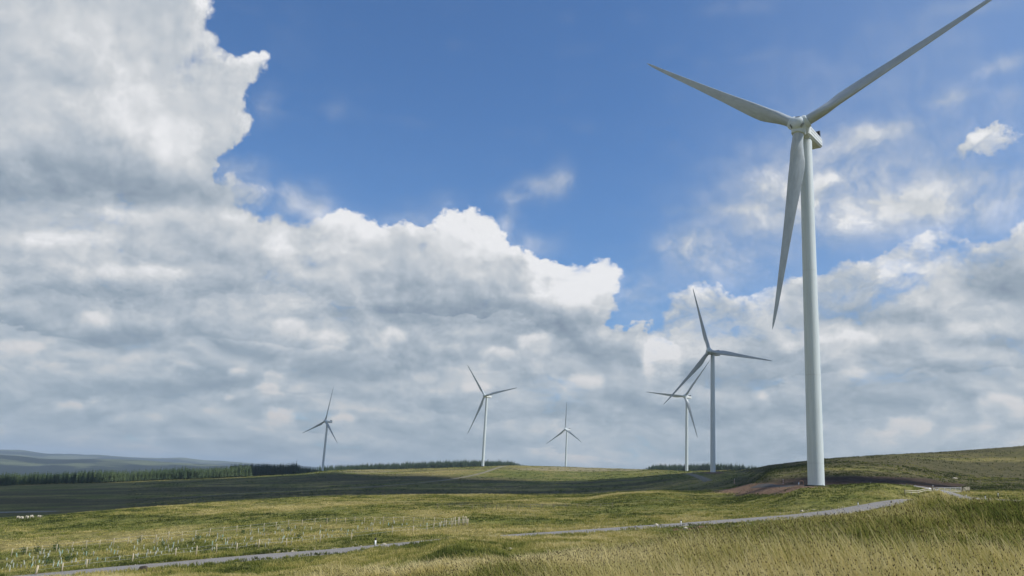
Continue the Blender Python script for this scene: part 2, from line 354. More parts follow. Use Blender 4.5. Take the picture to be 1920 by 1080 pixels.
# ------------------------------------------------------------------ object helpers
def tag(o, label=None, cat=None, group=None, kind=None):
    if label: o['label'] = label
    if cat: o['category'] = cat
    if group: o['group'] = group
    if kind: o['kind'] = kind
    return o
def mesh_np(name, V, F, mat, parent=None, smooth_=False, tint=None, face4=True):
    me = bpy.data.meshes.new(name)
    V = np.ascontiguousarray(V, dtype=np.float32); me.vertices.add(len(V)); me.vertices.foreach_set('co', V.ravel())
    if isinstance(F, np.ndarray): loops = F.ravel().astype(np.int32); n = len(F); k = F.shape[1]; starts = np.arange(n) * k; tot = np.full(n, k)
    else:
        tot = np.array([len(f) for f in F]); loops = np.array([i for f in F for i in f], dtype=np.int32); starts = np.concatenate([[0], np.cumsum(tot)[:-1]])
    me.loops.add(len(loops)); me.loops.foreach_set('vertex_index', loops)
    me.polygons.add(len(tot)); me.polygons.foreach_set('loop_start', starts.astype(np.int32)); me.polygons.foreach_set('loop_total', tot.astype(np.int32))
    if smooth_: me.polygons.foreach_set('use_smooth', np.ones(len(tot), dtype=bool))
    if tint is not None:
        a = me.attributes.new('tint', 'FLOAT', 'POINT'); a.data.foreach_set('value', np.ascontiguousarray(tint, dtype=np.float32))
    me.update(calc_edges=True); me.validate()
    if mat: me.materials.append(mat)
    o = bpy.data.objects.new(name, me); COL.objects.link(o)
    if parent: o.parent = parent
    return o
class MB:
    def __init__(s): s.V = []; s.F = []
    def add(s, V, F):
        k = len(s.V); s.V += [tuple(map(float, v)) for v in V]; s.F += [tuple(i + k for i in f) for f in F]; return s
    def box(s, c, d, rot=None, taper=1.0):
        c = np.array(c, float); V = []
        for z in (-.5, .5):
            for x, y in ((-.5, -.5), (.5, -.5), (.5, .5), (-.5, .5)):
                t = taper if z > 0 else 1
                p = np.array([x * d[0] * t, y * d[1] * t, z * d[2]])
                if rot is not None: p = np.array(rot) @ p
                V.append(c + p)
        return s.add(V, [(3, 2, 1, 0), (4, 5, 6, 7), (0, 1, 5, 4), (1, 2, 6, 5), (2, 3, 7, 6), (3, 0, 4, 7)])
    def tube(s, pts, rad, n=8, cap=True):
        pts = [np.array(p, float) for p in pts]; k = len(s.V); V = []; F = []
        if not hasattr(rad, '__len__'): rad = [rad] * len(pts)
        for i, p in enumerate(pts):
            t = pts[min(i + 1, len(pts) - 1)] - pts[max(i - 1, 0)]; t = t / (np.linalg.norm(t) + 1e-9)
            a = np.cross(t, [0, 0, 1.0] if abs(t[2]) < 0.9 else [0, 1.0, 0]); a /= np.linalg.norm(a); b = np.cross(t, a)
            for j in range(n):
                q = 2 * math.pi * j / n; V.append(p + rad[i] * (math.cos(q) * a + math.sin(q) * b))
        for i in range(len(pts) - 1):
            for j in range(n):
                F.append((i * n + j, i * n + (j + 1) % n, (i + 1) * n + (j + 1) % n, (i + 1) * n + j))
        if cap: F.append(tuple(range(n))[::-1]); F.append(tuple((len(pts) - 1) * n + j for j in range(n)))
        return s.add(V, F)
    def build(s, name, mat, parent=None, sm=False):
        o = mesh_np(name, np.array(s.V), s.F, mat, parent, sm); return o
def empty(name, loc=(0, 0, 0), rz=0.0):
    o = bpy.data.objects.new(name, None); COL.objects.link(o); o.location = loc; o.rotation_euler = (0, 0, rz); o.empty_display_size = 0.3
    return o
def copy_tree(o, parent=None):
    c = o.copy(); COL.objects.link(c)
    if parent: c.parent = parent
    for ch in [x for x in o.children]: copy_tree(ch, c)
    return c
def zat(x, y, lump=True): return float(height(np.array([x]), np.array([y]), lump=lump)[0])
def on_ground(u, v, d=None, dmin=8.0):
    if d is None:
        h = ray_hit(u, v, dmin)
        x, y = h[0], h[1]
    else:
        az = col_az(u, v); x, y = d * math.sin(az), d * math.cos(az)
    return x, y, zat(x, y)
def smooth_by_angle(o, ang=35):
    me = o.data
    me.polygons.foreach_set('use_smooth', np.ones(len(me.polygons), dtype=bool))
    import bmesh
    bm = bmesh.new(); bm.from_mesh(me); bmesh.ops.recalc_face_normals(bm, faces=bm.faces)
    for e in bm.edges:
        if len(e.link_faces) == 2 and e.calc_face_angle(0) > R_(ang): e.smooth = False
    bm.to_mesh(me); bm.free()
    return o

# ------------------------------------------------------------------ land
def ell(u, v, u0, v0, ru, rv, k=1.0):
    q = ((u - u0) / ru) ** 2 + ((v - v0) / rv) ** 2
    return np.clip((1.0 - q) * 2 * k, 0, 1)
def tint_field(x, y, u, v):
    t = 0.44 + fbm(x / 38, y / 38, 101, 4) * 1.7 + fbm(x / 9, y / 9, 131, 3) * 1.0
    t += ell(u, v, 1060, 1088, 440, 34) * 0.65              # orange straw patch by the viewpoint
    t += ell(u, v, 1700, 1000, 520, 45) * 0.12
    t += ell(u, v, 250, 1018, 520, 26) * 0.30               # tawny band above the plantation
    t += ell(u, v, 1000, 990, 200, 10) * 0.25
    t -= ell(u, v, 1050, 1040, 330, 26) * 0.30              # wet green band
    t -= ell(u, v, 600, 1060, 330, 24) * 0.22
    t -= ell(u, v, 1880, 990, 170, 22) * 0.45
    t -= ell(u, v, 1660, 1050, 120, 24) * 0.35
    t -= ell(u, v, 1330, 1085, 130, 22) * 0.2
    t -= ell(u, v, 1760, 948, 110, 12) * 0.3
    t -= ell(u, v, 450, 1022, 480, 20) * 0.42 * np.clip((v - 985 - np.clip(600 - u, 0, 900) * 0.08) / 8, 0, 1)
    t -= ell(u, v, 1150, 892, 330, 10) * 0.35               # green sunlit hill
    t -= ell(u, v, 600, 888, 100, 9) * 0.45
    t += ell(u, v, 800, 884, 170, 7) * 0.30
    return np.clip(t, 0, 1)
def soil_masks(x, y, u, v, d):
    wob = fbm(x / 14, y / 14, 77, 4) * 6
    peat = ell(u, v + wob * .6, 1610, 903, 190, 11) * ((d > 222) & (d < 300))
    peat = np.maximum(peat, ell(u, v + wob * .4, 1760, 911, 60, 7) * (d > 222) * (d < 320))
    red = ell(u, v + wob * .3, 1435, 917, 135, 13) * ((d > 195) & (d < 330))
    red = np.maximum(red, ell(u, v, 1338, 886.5, 22, 2.5) * (d > 560) * (d < 700))
    red = np.maximum(red, ell(u, v + wob * .3, 1510, 905, 45, 6) * (d > 235) * (d < 300) * 0.6)
    pale = ell(u, v + wob * .2, 1090, 881, 140, 6.5) * (d > 900)
    pale = np.maximum(pale, ell(u, v + wob * .2, 1200, 884, 90, 3) * (d > 900))
    pale = np.maximum(pale, ell(u, v + wob * .2, 690, 884, 60, 3.5) * (d > 900) * .5)
    pad = np.clip((9 - np.hypot(x - T6[0], y - T6[1])) / 3, 0, 1)
    return np.clip(peat, 0, 1), np.clip(red, 0, 1), np.clip(pale, 0, 1), pad
def heath_shade_mask(x, y, u, v, d):
    h = np.clip(fbm(x / 120, y / 30, 201, 4) * 4 + 0.35 + (u > 1380) * 1.1, 0, 1) * np.maximum(np.clip((d - 320) / 60, 0, 1) * np.clip((1000 - d) / 100, 0, 1), (u > 1380) * np.clip((d - 236) / 10, 0, 1))  # right hill: heather, darkened further in place of half shade under broken cloud
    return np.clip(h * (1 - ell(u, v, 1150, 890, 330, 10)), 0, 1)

azf = np.radians(np.arange(-37, 39.001, 0.085))
azb = np.radians(np.arange(39 + 3, 360 - 37 - 1, 3.0))
AZ = np.concatenate([azf, azb])
RD = [0.4]
while RD[-1] < 15800:
    r = RD[-1]
    s = 0.05 if r < 8 else (0.011 if r < 90 else (0.0055 if r < 340 else (0.009 if r < 1700 else 0.02)))
    RD.append(r * (1 + s))
RD = np.array(RD)
na, nr = len(AZ), len(RD)
X = np.outer(RD, np.sin(AZ)).ravel(); Y = np.outer(RD, np.cos(AZ)).ravel()
TD = track_dist(X, Y)
Z = height(X, Y, td=TD)
i = np.arange(nr - 1)[:, None] * na; j = np.arange(na)[None, :]; j2 = (j + 1) % na
F = np.stack([i + j, i + na + j, i + na + j2, i + j2], -1).reshape(-1, 4)
V = np.column_stack([X, Y, Z])
V = np.vstack([V, [[0, 0, -1.68]]])
cap = [(len(V) - 1, int(k), int((k + 1) % na)) for k in range(na)]
me_faces = F[:, ::-1]
ground = mesh_np('ground', V, me_faces, M['moor'], smooth_=True)
pu, pvv = project(V)
dd = np.hypot(V[:, 0], V[:, 1])
infront = (V @ Fv) > 0.1
pu = np.where(infront, pu, -5000); pvv = np.where(infront, pvv, -5000)
pe, rd_, pa, pad = soil_masks(V[:, 0], V[:, 1], pu, pvv, dd)
tf = tint_field(V[:, 0], V[:, 1], pu, pvv); hm_ = heath_shade_mask(V[:, 0], V[:, 1], pu, pvv, dd)
za = ground.data.attributes.new('zone', 'FLOAT_COLOR', 'POINT')
za.data.foreach_set('color', np.column_stack([np.maximum(pe, pad * .6), rd_, pa, np.ones(len(V))]).astype(np.float32).ravel())
zb = ground.data.attributes.new('zone2', 'FLOAT_COLOR', 'POINT')
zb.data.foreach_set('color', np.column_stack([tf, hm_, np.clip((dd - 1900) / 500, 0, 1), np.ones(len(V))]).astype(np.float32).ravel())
tag(ground, 'rolling rough moorland falling away to distant wooded hills', 'ground', kind='structure')

def lay_track(name, pts, hw, mat, label, step=1.2, taper=0.0):
    P = resample(pts, step); T = np.gradient(P, axis=0); T /= np.linalg.norm(T, axis=1, keepdims=True)
    N = np.column_stack([T[:, 1], -T[:, 0]])
    cr = np.array([-1, -.8, -.5, -.2, .2, .5, .8, 1]); n = len(P)
    s = np.arange(n)
    wob = (fbm(s / 4.0, s * 0 + 3.3, 5, 3) * 0.5, fbm(s / 4.0, s * 0 + 9.3, 6, 3) * 0.5)
    rows = []
    for k, c_ in enumerate(cr):
        w_ = (hw - taper * np.clip(s / n * 2 - 0.9, 0, 1)) * c_ * (1 + (wob[0] if c_ < 0 else wob[1]) * abs(c_) ** 4 * 0.6)
        rows.append(P + N * w_[:, None])
    Q = np.stack(rows, 1).reshape(-1, 2)
    z = height(Q[:, 0], Q[:, 1], lump=False)
    crown = np.tile(np.where(np.abs(cr) == 1, -0.10, 0.05), n)
    z = z + 0.10 + crown
    k = len(cr); i_ = np.arange(n - 1)[:, None] * k; j_ = np.arange(k - 1)[None, :]
    F_ = np.stack([i_ + j_, i_ + j_ + 1, i_ + k + j_ + 1, i_ + k + j_], -1).reshape(-1, 4)
    o = mesh_np(name, np.column_stack([Q, z]), F_, mat, smooth_=True)
    return tag(o, label, 'track', kind='structure')
lay_track('gravel_track', TRACK_MAIN, 3.3, M['gravel'], 'grey gravel access track crossing the moor')
lay_track('crane_pad', TRACK_PAD, 1.7, M['peatroad'], 'dark stony pad road past the foot of the nearest turbine', 1.6)
lay_track('pad_road', TRACK_GATE, 2.3, M['gravel'], 'gravel road through the gate to the turbines', 1.6)
lay_track('hill_track', TRACK_HILL, 2.4, M['gravel2'], 'pale track climbing the far hill', 4)
lay_track('turbine_spur', TRACK_SPUR, 2.4, M['gravel2'], 'short grey road climbing to the two middle turbines', 3)
lay_track('quarry_floor', TRACK_LOW, 11, M['gravel'], 'grey bare ground in the valley on the left', 4, 9.5)

# ------------------------------------------------------------------ wind turbines
HT, RROT, UPH, OVH = 90.0, 56.51, 2.3, 4.8
TILT, CONE = R_(5.11), R_(3.0)
def tower_mesh():
    mb = MB(); n = 48
    zs = [-0.3, 0.0, 0.001] ; V = []; F = []
    prof = [(0.0, 1.98), (0.35, 1.98), (0.36, 1.93)]
    for k in range(1, 31):
        z = k * 3.0
        r = 1.93 - (1.93 - 1.55) * min(1, (z / 90.0) ** 1.15)
        if k in (6, 14, 22):
            prof += [(z - 0.10, r), (z - 0.09, r - 0.012), (z + 0.0, r - 0.012), (z + 0.01, r)]
        else: prof.append((z, r))
    prof += [(HT + 0.01, 1.35), (HT + 0.55, 1.35)]
    for z, r in prof:
        for j in range(n): V.append((r * math.cos(2 * math.pi * j / n), r * math.sin(2 * math.pi * j / n), z))
    for i in range(len(prof) - 1):
        for j in range(n): F.append((i * n + j, i * n + (j + 1) % n, (i + 1) * n + (j + 1) % n, (i + 1) * n + j))
    F.append(tuple(range(n))[::-1]); F.append(tuple((len(prof) - 1) * n + j for j in range(n)))
    return np.array(V), F
def blade_mesh():
    # along +Z, leading edge +X, upwind -Y
    n = 28; st = 44; V = []; F = []
    root = 1.3
    for k in range(st):
        s = k / (st - 1); s = s ** 1.0
        r = root + (RROT - root) * s
        q = r / RROT
        cr = np.interp(q, [0, .05, .09, .14, .20, .26, .34, .45, .6, .75, .88, .95, .98, 1.0], [2.7, 2.7, 2.85, 3.4, 3.85, 3.75, 3.3, 2.68, 2.05, 1.5, 1.02, .72, .45, .06])
        tk = np.interp(q, [0, .05, .09, .14, .20, .30, .45, .7, 1.0], [1.0, 1.0, .84, .55, .40, .29, .23, .19, .17])
        rd = np.interp(q, [0, .05, .17], [1.0, 1.0, 0.0])          # roundness of the section
        tw = R_(np.interp(q, [0, .1, .2, .35, .55, .8, 1.0], [17, 17, 14, 8.5, 4, 1.2, 0]) + 3)
        le = np.interp(q, [0, .05, .2, .9, 1.0], [.5, .5, .33, .30, .45])
        pre = -(0.012 * r + 0.9 * (q ** 2) * 1.9 )                 # upwind pre-bend
        for j in range(n):
            a = 2 * math.pi * j / n
            xc = 0.5 * (1 + math.cos(a))                           # 1 = leading edge
            xe = 1 - xc                                            # 0 at leading edge
            yt = 5 * tk * cr * (0.2969 * math.sqrt(xe) - 0.1260 * xe - 0.3516 * xe**2 + 0.2843 * xe**3 - 0.1036 * xe**4)
            yt = max(yt, 0.006)
            ya = (yt if math.sin(a) >= 0 else -yt * 0.8)
            cx_, cy_ = cr * (xc - 1 + le), ya
            rx, ry = cr * 0.5 * math.cos(a), cr * 0.5 * math.sin(a)
            px = rd * rx + (1 - rd) * cx_; py = rd * ry + (1 - rd) * cy_
            X_ = px * math.cos(tw) + py * math.sin(tw); Y_ = -px * math.sin(tw) + py * math.cos(tw)
            V.append((X_, Y_ + pre, r))
    for i in range(st - 1):
        for j in range(n): F.append((i * n + j, i * n + (j + 1) % n, (i + 1) * n + (j + 1) % n, (i + 1) * n + j))
    F.append(tuple(range(n))[::-1]); F.append(tuple((st - 1) * n + j for j in range(n)))
    return np.array(V), F
def hub_mesh():
    # rotor axis along -Y, centre at origin: rounded nose, three collars
    V = []; F = []; n = 48
    prof = [(2.3, 0.0), (2.3, 1.8), (2.1, 2.1), (1.2, 2.4), (0.3, 2.45), (-0.5, 2.35), (-1.2, 2.1), (-1.8, 1.7), (-2.25, 1.2), (-2.5, 0.6), (-2.58, 0.0)]
    pr = []
    for (y0, r0), (y1, r1) in zip(prof[:-1], prof[1:]):
        for t in (0, 0.5): pr.append((y0 + (y1 - y0) * t, r0 + (r1 - r0) * t))
    pr.append(prof[-1])
    for y, r in pr:
        for j in range(n):
            a = 2 * math.pi * j / n
            # three flats between the blades: the nose is softly three-sided
            rr = r * (1 + 0.05 * math.cos(3 * a)) if y < 1.0 else r
            V.append((rr * math.sin(a), y, rr * math.cos(a)))
    for i in range(len(pr) - 1):
        for j in range(n): F.append((i * n + j, (i + 1) * n + j, (i + 1) * n + (j + 1) % n, i * n + (j + 1) % n))
    mb = MB(); mb.add(V, F)
    for k in range(3):
        a = k * 2 * math.pi / 3; d = np.array([math.sin(a), 0, math.cos(a)])
        mb.tube([d * 1.2, d * 2.30, d * 2.50, d * 2.54, d * 2.6], [1.85, 1.78, 1.66, 1.50, 1.40], 32)
    return mb
def nacelle_mesh():
    # chamfered long box, front at y=-2.7, back at y=8.3
    sec = [(-1.95, 1.2), (-1.95, -1.15), (-1.55, -1.62), (1.55, -1.62), (1.95, -1.15), (1.95, 1.2), (1.55, 1.75), (-1.55, 1.75)]
    ys = [(-2.75, .72, 0), (-2.35, .92, 0), (-1.6, 1, 0), (7.4, 1, 0), (8.15, .96, 0.02), (8.4, .86, 0.05)]
    V = []; F = []; n = len(sec)
    for y, s, up in ys:
        for x, z in sec:
            zz = z * s + up
            if y > 4 and z < 0: zz += (y - 4) * 0.10
            V.append((x * s, y, zz))
    for i in range(len(ys) - 1):
        for j in range(n): F.append((i * n + j, i * n + (j + 1) % n, (i + 1) * n + (j + 1) % n, (i + 1) * n + j))
    F.append(tuple(range(n))[::-1]); F.append(tuple((len(ys) - 1) * n + j for j in range(n)))
    return MB().add(V, F)
TV, TF = tower_mesh(); BV, BF = blade_mesh()
def make_turbine():
    root = empty('wind_turbine')
    tw = mesh_np('tower', TV, TF, M['paint'], root); smooth_by_angle(tw, 40)
    dr = MB(); dr.box((0, -1.96, 2.6), (0.95, 0.14, 2.1)); dr.box((0, -2.2, 1.5), (1.3, 0.6, 0.08))
    for q in range(5): dr.box((0, -2.6 - q * 0.24, 1.32 - q * 0.28), (1.2, 0.24, 0.05))
    for sx in (-.6, .6):
        dr.tube([(sx, -3.7, 0.95), (sx, -2.5, 2.5), (sx, -2.0, 2.5)], 0.03, 6); dr.tube([(sx, -3.7, 0), (sx, -3.7, 0.95)], 0.03, 6); dr.tube([(sx, -2.5, 1.45), (sx, -2.5, 2.5)], 0.03, 6)
    o = dr.build('door', M['steel'], tw); o.rotation_euler = (0, 0, R_(200))
    fd = MB(); fd.tube([(0, 0, -0.9), (0, 0, 0.18)], 2.75, 40); fd.build('foundation', M['concrete'], root)
    nc = nacelle_mesh().build('nacelle', M['nacelle'], root); smooth_by_angle(nc, 20); nc.location = (0, 0, HT + UPH - 0.12)
    g = MB()
    for sx in (-1, 1):
        g.box((sx * 1.951, 2.9, 0.62), (0.04, 8.9, 0.13)); g.box((sx * 1.951, 2.9, -0.35), (0.04, 8.9, 0.12))
        g.box((sx * 1.951, 1.2, 0.1), (0.018, 0.05, 2.2))
    g.build('seam', M['groove'], nc)
    ck = MB()
    ck.box((0, 6.75, 2.65), (3.3, 0.35, 0.95)); ck.box((-1.72, 6.75, 2.35), (0.10, 0.7, 1.3)); ck.box((1.72, 6.75, 2.35), (0.10, 0.7, 1.3))
    ck.box((0, 6.75, 3.16), (3.6, 0.6, 0.08))
    for sx in (-1.2, 0, 1.2): ck.tube([(sx, 5.6, 1.7), (sx, 6.6, 2.6)], 0.06, 6)
    ck.tube([(1.2, 7.5, 1.7), (1.2, 7.5, 3.6)], 0.05, 6); ck.tube([(1.2, 7.5, 3.2), (0.8, 7.5, 3.2), (0.8, 7.5, 3.7)], 0.04, 6)
    ck.build('cooler', M['dark'], nc)
    hub = hub_mesh().build('hub', M['paint'], root); smooth_by_angle(hub, 35)
    hub.location = (0, -OVH * math.cos(TILT), HT + UPH + OVH * math.sin(TILT))
    for k in range(3):
        sl = MB()
        a = (k + 0.5) * 2 * math.pi / 3
        d = np.array([math.sin(a), 0, math.cos(a)]); t_ = np.array([math.cos(a), 0, -math.sin(a)]); ax = np.array([0, -1.0, 0])
        nn = d * 0.65 + ax * 0.76; tt = np.cross(nn, t_)
        Rm = np.column_stack([t_, tt, nn])
        sl.box(d * 1.60 + ax * 1.92, (1.25, 0.13, 0.10), Rm); sl.box(d * 1.80 + ax * 1.68, (1.25, 0.10, 0.10), Rm); sl.build('vent_slot', M['groove'], hub)
    
    for k in range(3):
        bl = mesh_np('blade', BV, BF, M['blade'], root) if k == 0 else b0.copy()
        if k == 0: b0 = bl; smooth_by_angle(bl, 50)
        else: COL.objects.link(bl)
    return root
def pose(root, x, y, z, yaw, phase):
    root.location = (x, y, z); root.rotation_euler = (0, 0, -yaw)
    a = np.array([0, -math.cos(TILT), math.sin(TILT)])
    s = np.array([-1.0, 0, 0]); u = np.cross(s, a)
    hubp = np.array([0, 0, HT + UPH]) + a * OVH
    bi = 0
    for ch in root.children:
        kind = ch.name.split('.')[0]
        if kind == 'hub' or kind == 'blade':
            ph = phase + (bi * 2 * math.pi / 3 if kind == 'blade' else 0)
            zz = math.cos(ph) * u + math.sin(ph) * s
            yy = -a; xx = np.cross(yy, zz)
            ch.matrix_parent_inverse = Matrix.Identity(4)
            ch.matrix_local = Matrix(((xx[0], yy[0], zz[0], hubp[0]), (xx[1], yy[1], zz[1], hubp[1]), (xx[2], yy[2], zz[2], hubp[2]), (0, 0, 0, 1)))
            if kind == 'blade': bi += 1
proto = make_turbine()
# distance, azimuth, base level, yaw, phase (all from sighting the towers and blade tips)
TURB = [
 (211.08, 22.21, 3.76, 39.80, 54.42, 'nearest and largest white wind turbine standing right of centre beside the dark soil bank'),
 (634.64, 15.63, 17.23, 47.96, 17.23, 'grey wind turbine with one blade upright, second tallest, just left of the nearest one'),
 (1014.23, 13.87, 26.00, 44.06, 82.40, 'bright white wind turbine before the dark conifer wood with one blade behind its neighbour tower'),
 (1599.96, 5.50, 19.76, 49.20, 1.87, 'smallest wind turbine, straight upright blade, rising alone behind the pale hill crest'),
 (1063.91, -0.38, 20.69, 38.38, 39.05, 'white wind turbine on the hill crest at the head of the pale hill track'),
 (1313.43, -11.54, -11.61, 41.09, -9.11, 'leftmost wind turbine, greyish, rising before the long dark conifer belt'),
]
for k, (d, az, z, yaw, ph, lab) in enumerate(TURB):
    t = proto if k == 0 else copy_tree(proto)
    x, y = d * math.sin(R_(az)), d * math.cos(R_(az))
    if k == 0: z = z
    pose(t, x, y, z, R_(yaw), R_(ph))
    tag(t, lab, 'wind turbine', 'wind turbines on the moor')
    print('turbine', k, 'ground', zat(x, y, False), 'z', z)

# ------------------------------------------------------------------ sky, sun
SUN_AZ, SUN_EL = R_(108), R_(48)
S = np.array([math.cos(SUN_EL) * math.sin(SUN_AZ), math.cos(SUN_EL) * math.cos(SUN_AZ), math.sin(SUN_EL)])
ld_ = bpy.data.lights.new('sun', 'SUN'); ld_.energy = 4.8; ld_.angle = R_(0.5); ld_.color = (1.0, 0.97, 0.925)
sun = bpy.data.objects.new('sun', ld_); COL.objects.link(sun)
sun.rotation_euler = Vector(S).to_track_quat('Z', 'Y').to_euler()
world = bpy.data.worlds.new('World'); scene.world = world; world.use_nodes = True
nt = world.node_tree
for n in list(nt.nodes): nt.nodes.remove(n)
out = nd(nt, 'ShaderNodeOutputWorld'); bg = nd(nt, 'ShaderNodeBackground'); nt.links.new(bg.outputs[0], out.inputs[0])
sky = nd(nt, 'ShaderNodeTexSky'); sky.sky_type = 'NISHITA'; sky.sun_disc = False
sky.sun_elevation = SUN_EL; sky.sun_rotation = SUN_AZ; sky.altitude = 300; sky.air_density = 1.0; sky.dust_density = 0.6; sky.ozone_density = 2.2

# silhouettes of the cloud masses, traced as sight lines; outside them the sky is open
MASS = [
 [(-400,-300),(352,-300),(385,-60),(399,0),(409,28),(405,53),(421,69),(415,90),(432,100),(452,99),(468,85),(489,79),(509,98),(513,118),(497,134),(476,147),(472,171),(466,200),(490,226),(476,248),(452,260),(428,281),(402,308),(404,335),(420,362),(450,395),(500,410),(550,420),(599,411),(609,397),(628,380),(651,380),(665,391),(700,399),(715,413),(735,421),(765,418),(793,422),(809,413),(832,393),(863,384),(887,387),(910,399),(933,413),(950,436),(960,456),(985,462),(1007,462),(1013,480),(1027,477),(1065,475),(1085,483),(1098,504),(1102,481),(1128,479),(1159,490),(1172,514),(1165,541),(1166,572),(1160,596),(1140,606),(1150,614),(1185,606),(1205,596),(1217,606),(1228,625),(1300,650),(1400,640),(1500,620),(1600,600),(1700,560),(1800,540),(1870,500),(1920,470),(2400,430),(2400,1300),(-400,1300)],
 [(1228,700),(1225,580),(1240,550),(1290,525),(1345,521),(1368,546),(1400,560),(1425,532),(1480,516),(1520,508),(1600,520),(1660,560),(1700,700)],
 [(1560,700),(1530,540),(1544,494),(1590,484),(1624,480),(1665,462),(1691,444),(1713,424),(1740,416),(1760,420),(1790,410),(1815,425),(1830,440),(1850,452),(1885,445),(1895,425),(1915,400),(1960,380),(2400,330),(2400,760)],
 [(400,300),(440,318),(490,334),(530,352),(560,372),(548,386),(590,396),(600,430),(420,430),(380,350)],
 [(1768,300),(1778,276),(1808,262),(1822,242),(1850,230),(1880,230),(1900,244),(1926,244),(1928,264),(1905,282),(1890,302),(1850,310),(1805,308)],
 [(920,395),(915,372),(940,366),(965,372),(980,340),(990,332),(998,350),(1012,356),(1024,340),(1040,326),(1060,324),(1060,350),(1050,388),(1030,392),(1015,372),(1000,368),(990,392),(980,425),(958,440),(945,430),(962,405),(955,380)],
]
MASSW = [1.0, 0.80, 0.74, 0.62, 0.95, 0.66]
VEIL = [ (1044,348,18,26,.55),(1060,340,12,20,.3),(1000,352,26,16,.5),(965,372,30,12,.42),(960,402,14,26,.45),(950,430,14,20,.3),(1015,372,12,14,.3), # thin cloud: column, sight line, half width, half height, strength
 (500,355,70,20,.5),(548,378,30,14,.4),(440,318,50,18,.4),(505,200,20,24,.22),(560,400,60,20,.35),(595,395,20,20,.3),(770,415,60,22,.35),(1000,460,40,18,.35),(632,207,20,9,.28),(660,180,30,6,.12),(835,378,28,12,.25),(1372,392,34,8,.30),(1260,398,14,6,.25),(1098,231,24,6,.22),
 (1310,475,50,45,.42),(1280,455,30,22,.3),(1240,465,24,10,.2),(1380,500,70,40,.35),(1460,420,120,70,.34),(1500,350,120,70,.30),(1560,300,130,60,.34),(1625,243,36,14,.42),(1600,262,50,14,.3),(1692,233,26,9,.45),(1670,250,40,20,.2),(1700,330,160,60,.36),(1650,400,160,50,.45),(1740,390,60,16,.4),(1660,375,60,10,.3),(1820,380,120,50,.38),(1870,330,100,40,.3),(1793,178,30,10,.42),(1765,190,16,7,.3),(1888,113,40,12,.46),(1860,125,20,8,.3),(1893,180,12,20,.32),(1425,108,16,6,.22),(1402,12,34,14,.20),(1855,12,60,12,.34),(1720,60,90,50,.12),(1600,160,200,80,.10),(1850,230,150,100,.14),(1200,570,60,50,.35),(1190,540,30,40,.2),
]
PUFF = [ (160,110,150,90,.06),(300,230,90,80,.05),(140,230,130,60,.06), # bright heads: column, line of the centre, half width, half height, brightness
 (385,60,34,90,.22),(475,115,44,34,.22),(648,412,52,34,.24),(700,440,36,42,.16),(870,420,70,40,.24),(925,440,40,34,.16),(1045,520,56,44,.28),(1128,518,44,40,.28),(820,550,46,12,.16),(993,515,24,10,.24),(1115,560,60,20,.10),
 (250,515,120,22,.18),(120,510,50,18,.18),(90,450,50,20,.12),(190,452,40,22,.10),(420,420,50,34,.14),(520,475,34,32,.18),(168,604,38,14,.22),(35,660,50,22,.22),(95,690,44,14,.14),(285,672,80,14,.12),(340,690,40,10,.14),(545,616,36,18,.18),(620,640,40,20,.18),(590,628,30,10,.12),
 (1003,645,36,22,.22),(935,668,36,14,.22),(885,690,30,12,.12),(1240,672,36,32,.40),(1225,645,16,14,.16),(1095,718,46,18,.22),(525,786,28,18,.30),(440,697,16,6,.36),(512,706,22,10,.24),(500,730,24,10,.26),(425,745,14,6,.30),(640,786,24,8,.34),(130,760,34,12,.28),(178,752,14,10,.20),(215,785,30,8,.18),(295,785,20,8,.18),(60,770,30,7,.12),(895,725,26,12,.20),(1425,743,14,12,.26),(735,630,26,16,.20),(700,660,40,16,.10),(835,655,34,14,.10),(780,735,60,10,.10),
 (1340,545,46,20,.28),(1300,550,24,14,.14),(1440,565,40,34,.20),(1690,515,44,30,.24),(1640,505,40,26,.12),(1735,480,40,40,.14),(1770,450,50,36,.10),(1900,410,50,36,.20),(1590,636,70,12,.18),(1600,702,26,14,.16),(1700,800,46,24,.20),(1650,815,40,14,.14),(1770,780,50,14,.12),(1885,770,60,30,.24),(1820,805,50,10,.12),(1850,272,46,24,.22),(1830,610,60,12,.10),(1500,650,40,10,.08),(1460,800,40,10,.10),
]
